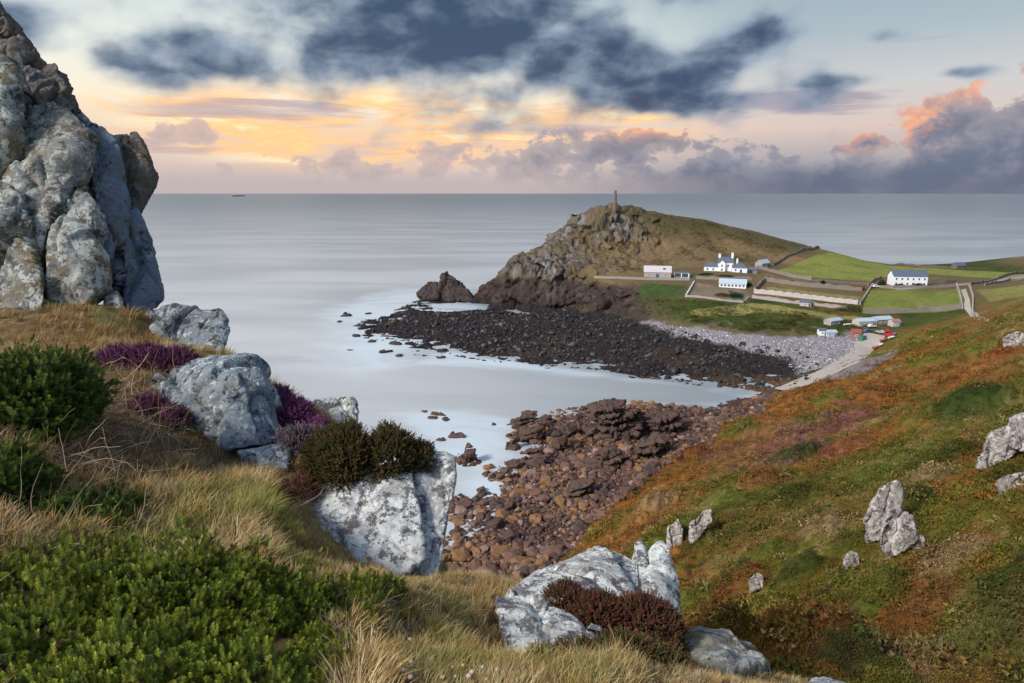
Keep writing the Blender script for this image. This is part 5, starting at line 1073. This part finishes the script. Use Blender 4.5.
# slipway, yard, tracks
def ribbon(name, left, right, mat, lift=.22, nseg=6, skirt=1.2):
    V = []; Fq = []; rows = []
    for (l0, r0, l1, r1) in zip(left[:-1], right[:-1], left[1:], right[1:]):
        for t in np.linspace(0, 1, nseg, endpoint=False): rows.append((np.array(l0) + (np.array(l1) - l0) * t, np.array(r0) + (np.array(r1) - r0) * t))
    rows.append((np.array(left[-1]), np.array(right[-1]))); K = 6
    for l, r in rows:
        a, b = hit(*l), hit(*r); pts = [a + (b - a) * k / K for k in range(K + 1)]; P = np.array(pts); P[:, 2] = ground_z(P[:, 0], P[:, 1]); zz_ = np.polyval(np.polyfit(range(K + 1), P[:, 2], 1), range(K + 1)); P[:, 2] = np.maximum(zz_, P[:, 2] - .15) + lift
        V += [P[0] - (0, 0, skirt)] + list(P) + [P[-1] - (0, 0, skirt)]
    w_ = K + 3
    for i in range(len(rows) - 1):
        for k in range(w_ - 1): Fq.append((i * w_ + k, i * w_ + k + 1, (i + 1) * w_ + k + 1, (i + 1) * w_ + k))
    return tag(mesh_np(name, np.array(V), np.array(Fq), None, mat, False), kind='structure')
ribbon('slipway', [(774, 389), (800, 379), (825, 368), (844, 357), (852, 349), (857, 341), (866, 332)], [(786, 391), (812, 384), (838, 373), (858, 364), (868, 356), (878, 346), (886, 336)], M['concrete'])
ribbon('cliff_track', [(594, 276.6), (620, 277), (645, 278), (690, 278.5)], [(594, 278.2), (620, 279), (645, 280), (690, 280.5)], M['track'], .25, 8, .6)
ribbon('lane', [(961, 290), (965, 300), (964, 308), (972, 318), (984, 322)], [(966, 289), (970, 300), (971, 309), (980, 316), (990, 320)], M['concrete'], .12, 4, .5)
ribbon('farm_road', [(870, 283.5), (900, 288.5), (955, 284.5), (985, 281), (1030, 275)], [(870, 285.5), (900, 290), (957, 286), (985, 283.5), (1030, 277.5)], M['track'], .15, 6, .5)
# cars and boats at the head of the slip
def car(u, v, rz, paint, label):
    p = hit(u, v); e = empty('parked_car', (p[0], p[1], p[2] + .3), rz); tag(e, label, 'car', 'cars parked above the slipway')
    MB().prism([(-2.0, .35), (2.0, .35), (2.05, .75), (1.9, .9), (1.0, .98), (.45, 1.42), (-1.1, 1.45), (-1.75, .98), (-2.05, .85)], -.82, .82, 'y').build('body', paint, e, .05)
    MB().prism([(.98, 1.0), (.50, 1.36), (.42, 1.30), (.86, .98)], -.7, .7, 'y').build('windscreen', M['glass'], e)
    for s_ in (-1, 1): MB().prism([(-1.5, 1.02), (.75, 1.02), (.38, 1.36), (-1.05, 1.38)], s_ * .825, s_ * .84, 'y').build('side_window', M['glass'], e)
    for x_ in (-1.3, 1.3):
        for s_ in (-1, 1): o = MB().lathe([(.32, -.1), (.32, .1)], 12).build('wheel', M['rubber'], e); o.rotation_euler = (math.pi / 2, 0, 0); o.location = (x_, s_ * .78, .32)
for a in [(867, 333, .4, M['blue'], 'blue car parked nearest the slipway road'), (880, 334, 1.9, M['grey'], 'silver car parked left of the red cars'), (886, 333, 2.0, M['red'], 'red car parked beside the silver one'), (889, 337, 2.2, M['red'], 'second red car parked nearer the hillside'), (872, 328, .2, M['whitep'], 'white car parked against the boathouses'), (876, 288, .1, M['whitep'], 'white car on the road left of the terraced house')]: car(*a)
e = empty('container', hit(862, 341), .5); tag(e, 'green storage container standing beside the faded red hut', 'container'); MB().box(-1.4, -1.2, -.5, 1.4, 1.2, 2.4).build('body', M['green'], e, .04); MB().box(-1.25, -1.26, .1, 1.25, -1.2, 2.2).build('door', M['green'], e, .01)
def boat(u, v, rz, paint, label, L=4.2):
    p = hit(u, v); e = empty('rowing_boat', (p[0], p[1], p[2] + .35), rz); tag(e, label, 'boat', 'small boats pulled up by the slipway'); V, Fq = [], []; S_ = np.linspace(0, 1, 9)
    for t in S_:
        w_ = .8 * math.sin(math.pi * (0.12 + .62 * (1 - t) if t > .0 else .5)) * (1 - t ** 4); w_ = max(w_, .02); zt = .62 + .25 * t * t
        V += [(L * (t - .5), -w_, zt), (L * (t - .5), -w_ * .6, .12), (L * (t - .5), 0, 0), (L * (t - .5), w_ * .6, .12), (L * (t - .5), w_, zt), (L * (t - .5), w_ * .88, zt), (L * (t - .5), 0, .22), (L * (t - .5), -w_ * .88, zt)]
    for i in range(8):
        for k in range(8): Fq.append((i * 8 + k, i * 8 + (k + 1) % 8, (i + 1) * 8 + (k + 1) % 8, (i + 1) * 8 + k))
    mesh_np('hull', np.array(V), np.array(Fq), None, paint, False, e)
    for x_ in (-.9, .3): MB().box(x_ - .12, -.6, .40, x_ + .12, .6, .44).build('thwart', M['frame'], e)
for a in [(876, 349, .6, M['red'], 'red rowing boat lying right of the slipway'), (881, 346, .8, M['whitep'], 'white rowing boat behind the red one by the slipway'), (892, 339, .5, M['whitep'], 'white boat on the grass near the red cars'), (895, 335, .9, M['blue'], 'blue boat farthest right above the slipway'), (848, 326, .2, M['whitep'], 'white boat left of the boathouses'), (884, 342, .4, M['red'], 'red and upright boat between the white boats and the road')]: boat(*a)
# garden and roadside bushes
def bush(u, v, r, cols, label, seed):
    p = hit(u, v); rg_ = np.random.default_rng(seed); d = rg_.normal(size=(420, 3)); d[:, 2] = np.abs(d[:, 2]); d /= np.linalg.norm(d, axis=1)[:, None]; P = d * np.array(r) * rg_.uniform(.55, 1.05, (420, 1)) * (1 + .35 * fbm(d * 2, 3, seed))[:, None]
    C = mix_cols(cols, [1] * len(cols), len(P), rg_); o = scatter('bush', CL[:5], P, d + (0, 0, .4), rg_.uniform(.3, .55, len(P)), C, heath_mat, seed=seed); o.location = p; tag(o, label, 'bush', 'bushes round the houses')
GB = [(.02, .04, .012), (.035, .06, .018)]
for a in [(860, 290, (3.2, 2, 2.2), [(.30, .09, .03), (.2, .07, .03)], 'rust-orange bush at the right end of the walled garden', 1), (882, 286, (2.2, 2, 3.5), GB, 'dark tall bush against the left end of the terraced house', 2), (900, 287, (3.5, 1.5, 1.6), GB, 'low dark hedge under the left windows of the terraced house', 3), (918, 287, (4.2, 1.5, 2.0), GB, 'dark hedge under the right windows of the terraced house', 4), (735, 297, (4, 3, 1.8), GB, 'dark shrub by the pond garden', 5), (722, 296, (4, 3, 1.6), [(.12, .12, .02), (.08, .09, .02)], 'yellow-green shrub in the middle of the pond garden', 6), (850, 311, (7, 4, 3.2), GB, 'dark thicket below the corner of the walled garden', 7), (748, 286, (2.4, 2, 2.0), GB, 'green shrub right of the long pale-roofed building', 8), (706, 275, (4.5, 1.2, 1.0), [(.03, .075, .015)], 'clipped green hedge before the farmhouse left wing', 9), (725, 277, (5.0, 1.2, 1.0), [(.03, .075, .015)], 'clipped green hedge before the farmhouse middle', 10), (880, 321, (4, 3, 2.0), GB, 'dark bush behind the boathouses', 11), (823, 285, (1.6, 1.2, 2.4), GB, 'small dark tree against the garden back wall', 12)]: bush(*a)
# ship on the horizon
p = atz(238, 194.6, 0); p = p / np.hypot(p[0], p[1]) * 1.0; az_ = math.atan2(p[0], p[1]); e = empty('ship', (16000 * math.sin(az_), 16000 * math.cos(az_), 0), .1); tag(e, 'tiny grey ship on the horizon left of the sunset glow', 'ship')
MB().prism([(-120, 0), (115, 0), (140, 26), (-125, 26)], -16, 16, 'y').build('hull', M['brass'], e); MB().box(-105, -14, 26.1, -60, 14, 58).build('bridge', M['grey'], e); MB().box(-90, -5, 58.1, -80, 5, 78).build('funnel', M['brass'], e)
# ------------------------------------------------------------------ rocks of the shore
M_stack = rock_mat('dark_sea_rock', grey=(.055, .042, .040), pale=(.13, .11, .10), pale_amt=.15, dark=(.018, .015, .016), dark_amt=.5, brown=(.09, .055, .04), brown_amt=.6, blue_amt=.05, green_amt=.03, scale=.12)
M_ledge = rock_mat('brown_ledge_rock', grey=(.10, .062, .05), pale=(.20, .14, .12), pale_amt=.2, dark=(.03, .02, .02), dark_amt=.4, brown=(.12, .065, .04), brown_amt=.6, blue=(.10, .09, .09), blue_amt=.3, green_amt=.03, scale=.35)
RS = dict(k=5, hard=14, rough=.05, freq=.16, block=.10, bfreq=.14, crack=.03, fine=.02)
rock_thing('sea_stack', 'dark pointed sea stack with a low shoulder off the tip of the headland', 'rock',
   [px_block([(434, 303, 446), (437, 284, 450), (443, 270, 452), (449, 270, 452), (458, 279, 450), (468, 290, 448), (481, 304, 444)], 26, .7, 2)], M_stack, **dict(RS, seed=401))
rock_thing('sea_stack', 'low dark rock shoulder left of the pointed stack', 'rock', [px_block([(414, 293, 450), (428, 283, 453), (438, 282, 453), (440, 302, 448), (418, 297, 449)], 20, .8, 2)], M_stack, **dict(RS, seed=403))
def skerry(u, v, wpx, hpx, seed, label=None, mat=M_stack):
    p = atz(u, v, 0); d = math.hypot(p[1], CAM_H); w_ = wpx * d / 683; h = hpx * d / 683; rg_ = np.random.default_rng(seed); q = rg_.uniform(-1, 1, (14, 3)) * np.array([w_ / 2, w_ * .42, h * .5]); q[:, 2] += h * .2
    V, F = rock_shape(q, 4, 14, .06, 1.2 / w_, .12, 2.2 / w_, .03, seed, .02); o = mesh_np('skerry', V, F, None, mat, True); o.location = p
    tag(o, label or 'low dark rock awash in the milky water near the reef', 'rock', 'rocks awash off the reef')
for k, a in enumerate([(345, 316, 14, 3), (362, 326, 12, 3), (358, 336, 16, 3), (372, 342, 10, 2.5), (386, 352, 20, 3), (400, 356, 12, 2.5), (350, 350, 10, 2), (440, 352, 14, 3), (442, 358, 10, 2.5), (368, 314, 8, 3), (340, 322, 7, 2), (395, 344, 18, 4), (412, 318, 8, 3), (480, 350, 6, 2), (500, 362, 5, 2), (582, 362, 6, 2.5), (572, 368, 5, 2)]): skerry(*a, seed=410 + k)
for k, a in enumerate([(438, 414, 22, 3), (446, 420, 14, 4), (432, 418, 12, 2.5), (456, 436, 20, 6), (440, 440, 12, 3), (494, 425, 6, 4), (520, 421, 12, 3), (424, 412, 8, 2), (543, 418, 9, 3)]):
    skerry(*a, seed=440 + k, label='brown rock awash close to the brown beach', mat=M_ledge)
# layered ledges at the water's edge
def ledge(u, v, wpx, hpx, dpx, seed, label):
    p = hit(u, v); p[2] = max(p[2], 0); d = np.linalg.norm(p - (0, 0, CAM_H)); w_, h = 1.2 * wpx * d / 683, 1.35 * hpx * d / 683; rg_ = np.random.default_rng(seed); Vs, Fs, o_ = [], [], 0; nl = max(2, int(round(h / 1.3)))
    for i in range(nl):
        t = i / max(nl - 1, 1); m_ = 12; a = rg_.uniform(0, 6.28, m_); ww = w_ / 2 * (1 - .32 * t) * rg_.uniform(.6, 1.1, m_); z0 = h * i / nl; th = h / nl * 1.7
        q = np.stack([np.cos(a) * ww + rg_.normal() * w_ * .10, np.sin(a) * ww * dpx, rg_.uniform(0, 1, m_) * th + z0 - .1 + .16 * np.cos(a) * ww], 1)
        V, F = rock_shape(q, 5, 40, .035, .6, .09, .55, .03, seed + i, .02); Vs.append(V); Fs.append(F + o_); o_ += len(V)
    o = mesh_np('ledge_outcrop', np.vstack(Vs), np.vstack(Fs), None, M_ledge, True); o.location = p - (0, 0, .3); tag(o, label, 'rock')
for k, a in enumerate([(612, 436, 62, 24, .6, 'largest layered brown ledge at the water edge of the brown beach'), (655, 432, 60, 14, .6, 'long low brown ledge right of the largest layered one'), (522, 424, 26, 9, .6, 'rounded brown ledge nearest the open water'), (537, 440, 28, 14, .8, 'brown ledge just behind the rounded one'), (560, 452, 16, 20, .9, 'upright brown block left of the largest ledge'), (515, 448, 16, 8, .8, 'small brown ledge left of the upright block'), (528, 466, 30, 12, .7, 'brown ledge at the inner edge of the water'), (600, 466, 44, 12, .7, 'broken brown ledge landward of the largest one'), (588, 500, 40, 14, .8, 'dark reddish ledge in the middle of the brown beach'), (660, 455, 50, 12, .6, 'brown ledge under the hillside brow'), (505, 480, 14, 9, .8, 'brown block standing at the shore corner'), (468, 462, 14, 14, 1, 'brown rock beside the right edge of the split slab'), (570, 436, 18, 8, .7, 'low brown ledge between the upright block and the largest one'), (548, 425, 14, 6, .7, 'small dark ledge beyond the second brown ledge')]): ledge(*a[:5], seed=460 + 7 * k, label=a[5])
# loose boulders
BT = []
for s_ in range(9):
    rg_ = np.random.default_rng(500 + s_); q = rg_.normal(size=(15, 3)); q /= np.linalg.norm(q, axis=1)[:, None]; q *= np.array([1, .8, .62]) * rg_.uniform(.75, 1.05, (15, 1))
    V, F = rock_shape(q, 3, 30, .03, 1.5, .05, 1.3, 0, 510 + s_, .012); BT.append((V, F))
LT = []
for s_ in range(8):
    rg_ = np.random.default_rng(530 + s_); q = rg_.normal(size=(13, 3)); q /= np.linalg.norm(q, axis=1)[:, None]; q *= np.array([1, .8, .6]) * rg_.uniform(.75, 1.05, (13, 1))
    V, F = rock_shape(q, 2, 30, .03, 1.5, .05, 1.3, 0, 540 + s_, .01); LT.append((V, F))
bould_mats = [plain('reddish_boulder', (.14, .075, .055), .85, .35, 1.3, .6, .3), plain('dark_brown_boulder', (.075, .046, .04), .8, .35, 1.3, .6, .35), plain('ochre_boulder', (.22, .12, .055), .9, .3, 1.3, .6, .25), plain('pinkish_boulder', (.25, .16, .13), .9, .3, 1.3, .6, .25)]
bmesh_data = []
for k, (V, F) in enumerate(BT):
    me = None
    for j, mt in enumerate(bould_mats):
        o = mesh_np('beach_boulder', V, F, None, mt, False); bmesh_data.append((o.data, j)); bpy.data.objects.remove(o)
rg = np.random.default_rng(560); beach_poly = zone([(452, 585), (455, 500), (475, 520), (500, 470), (515, 440), (560, 412), (640, 405), (740, 410), (770, 396), (760, 412), (700, 455), (640, 500), (600, 545), (560, 590)])
bp = np.array(beach_poly); N_ = 60000; bx, by = rg.uniform(bp[:, 0].min() - 2, bp[:, 0].max() + 2, N_), rg.uniform(90, bp[:, 1].max() + 2, N_)
bz = ground_z(bx, by); ok = ((inpoly(bx, by, beach_poly) | (polydist(bx, by, beach_poly) < 3)) & (bz > -.5) & (ter_base(bx, by) < 4.5)); ok &= rg.uniform(0, 1, N_) < np.clip((170 / np.hypot(by, 70)) ** 1.5, 0, 1); bx, by, bz = bx[ok], by[ok], bz[ok]
fl = fbm(np.stack([bx * .05, by * .05, 0 * bx], 1), 3, 561); sz = np.exp(rg.normal(-.78, .62, len(bx))) * (1 + .8 * fl); sz = np.clip(sz, .16, 3.0); och = smooth(fbm(np.stack([bx * .045, by * .045, 0 * bx + 4], 1), 3, 562), -.05, .3)
vis = sz / np.hypot(by, 70); big = np.argsort(-vis)[:290]; rest = np.setdiff1d(np.argsort(-vis)[:9500], big)
for i in big:
    j = rg.choice(4, p=[.46, .30, .16, .08] if och[i] < .5 else [.3, .12, .46, .12]); cand = [d for d, jj_ in bmesh_data if jj_ == j]
    o = bpy.data.objects.new('beach_boulder', cand[rg.integers(len(cand))]); link(o); o.location = (bx[i], by[i], bz[i] + sz[i] * .22); o.scale = (sz[i], sz[i], sz[i] * rg.uniform(.8, 1.15)); o.rotation_euler = (rg.uniform(-.4, .4), rg.uniform(-.4, .4), rg.uniform(0, 6.28))
    tag(o, 'reddish-brown boulder lying among the others on the brown beach', 'boulder', 'boulders on the brown beach')
stone_mat = attr_mat('beach_stones', .85, .5, 4, .35, 1.5, .3); wet_mat = attr_mat('wet_weedy_stone', .42, .5, 4, .35, 1.5, .5)
cs = np.array([(.125, .068, .052), (.075, .046, .04), (.21, .115, .055), (.25, .17, .14)])
cpick = np.where(rg.uniform(0, 1, len(rest)) < och[rest] * .6, 2, rg.choice(4, len(rest), p=[.5, .33, .09, .08])); C = cs[cpick] * rg.uniform(.65, 1.35, (len(rest), 1))
tag(scatter('beach_stones', LT, np.stack([bx[rest], by[rest], bz[rest] + sz[rest] * .15], 1), rg.normal(size=(len(rest), 3)) * .25 + (0, 0, 1), sz[rest], C, stone_mat, seed=563, tipvar=0), 'smaller brown and ochre stones covering the brown beach', 'stones', kind='stuff')
# weed-dark boulders of the reef and pale shingle stones
N_ = 30000; rp = zone([(375, 318), (480, 312), (560, 310), (640, 322), (700, 338), (780, 350), (820, 368), (790, 382), (735, 388), (640, 372), (540, 360), (420, 340)]); rp_ = np.array(rp)
qx, qy = rg.uniform(rp_[:, 0].min() - 4, rp_[:, 0].max() + 4, N_), rg.uniform(rp_[:, 1].min() - 4, rp_[:, 1].max() + 4, N_); qz = ground_z(qx, qy); ok = (inpoly(qx, qy, rp) | (polydist(qx, qy, rp) < 7)) & (qz > -.6) & (ter_base(qx, qy) < 3.6); qx, qy, qz = qx[ok][:4200], qy[ok][:4200], qz[ok][:4200]
s2_ = np.clip(np.exp(rg.normal(-.5, .6, len(qx))), .3, 3.6); C = np.array([(.026, .021, .022), (.045, .033, .03), (.016, .015, .016), (.075, .052, .038)])[rg.choice(4, len(qx), p=[.36, .27, .2, .17])] * rg.uniform(.7, 1.3, (len(qx), 1))
tag(scatter('reef_boulders', LT, np.stack([qx, qy, qz + s2_ * .15], 1), rg.normal(size=(len(qx), 3)) * .25 + (0, 0, 1), s2_, C, wet_mat, seed=564, tipvar=0), 'black weed-covered boulders over the whole reef', 'boulders', kind='stuff')
N_ = 14000; pp = zone([(640, 322), (690, 328), (740, 335), (800, 339), (850, 336), (864, 341), (850, 358), (825, 368), (800, 374), (785, 360), (740, 350), (690, 340)]); pp_ = np.array(pp)
qx, qy = rg.uniform(pp_[:, 0].min(), pp_[:, 0].max(), N_), rg.uniform(pp_[:, 1].min(), pp_[:, 1].max(), N_); ok = inpoly(qx, qy, pp); qx, qy = qx[ok], qy[ok]; qz = ground_z(qx, qy)
s2_ = np.clip(np.exp(rg.normal(-1.0, .4, len(qx))), .15, 1.0); C = np.array([(.36, .34, .36), (.24, .22, .24), (.46, .43, .44), (.22, .15, .14)])[rg.choice(4, len(qx), p=[.4, .3, .15, .15])] * rg.uniform(.7, 1.25, (len(qx), 1))
tag(scatter('shingle', LT, np.stack([qx, qy, qz + s2_ * .1], 1), rg.normal(size=(len(qx), 3)) * .2 + (0, 0, 1), s2_, C, stone_mat, seed=565, tipvar=0), 'pale grey shingle bank above the reef', 'shingle', kind='stuff')
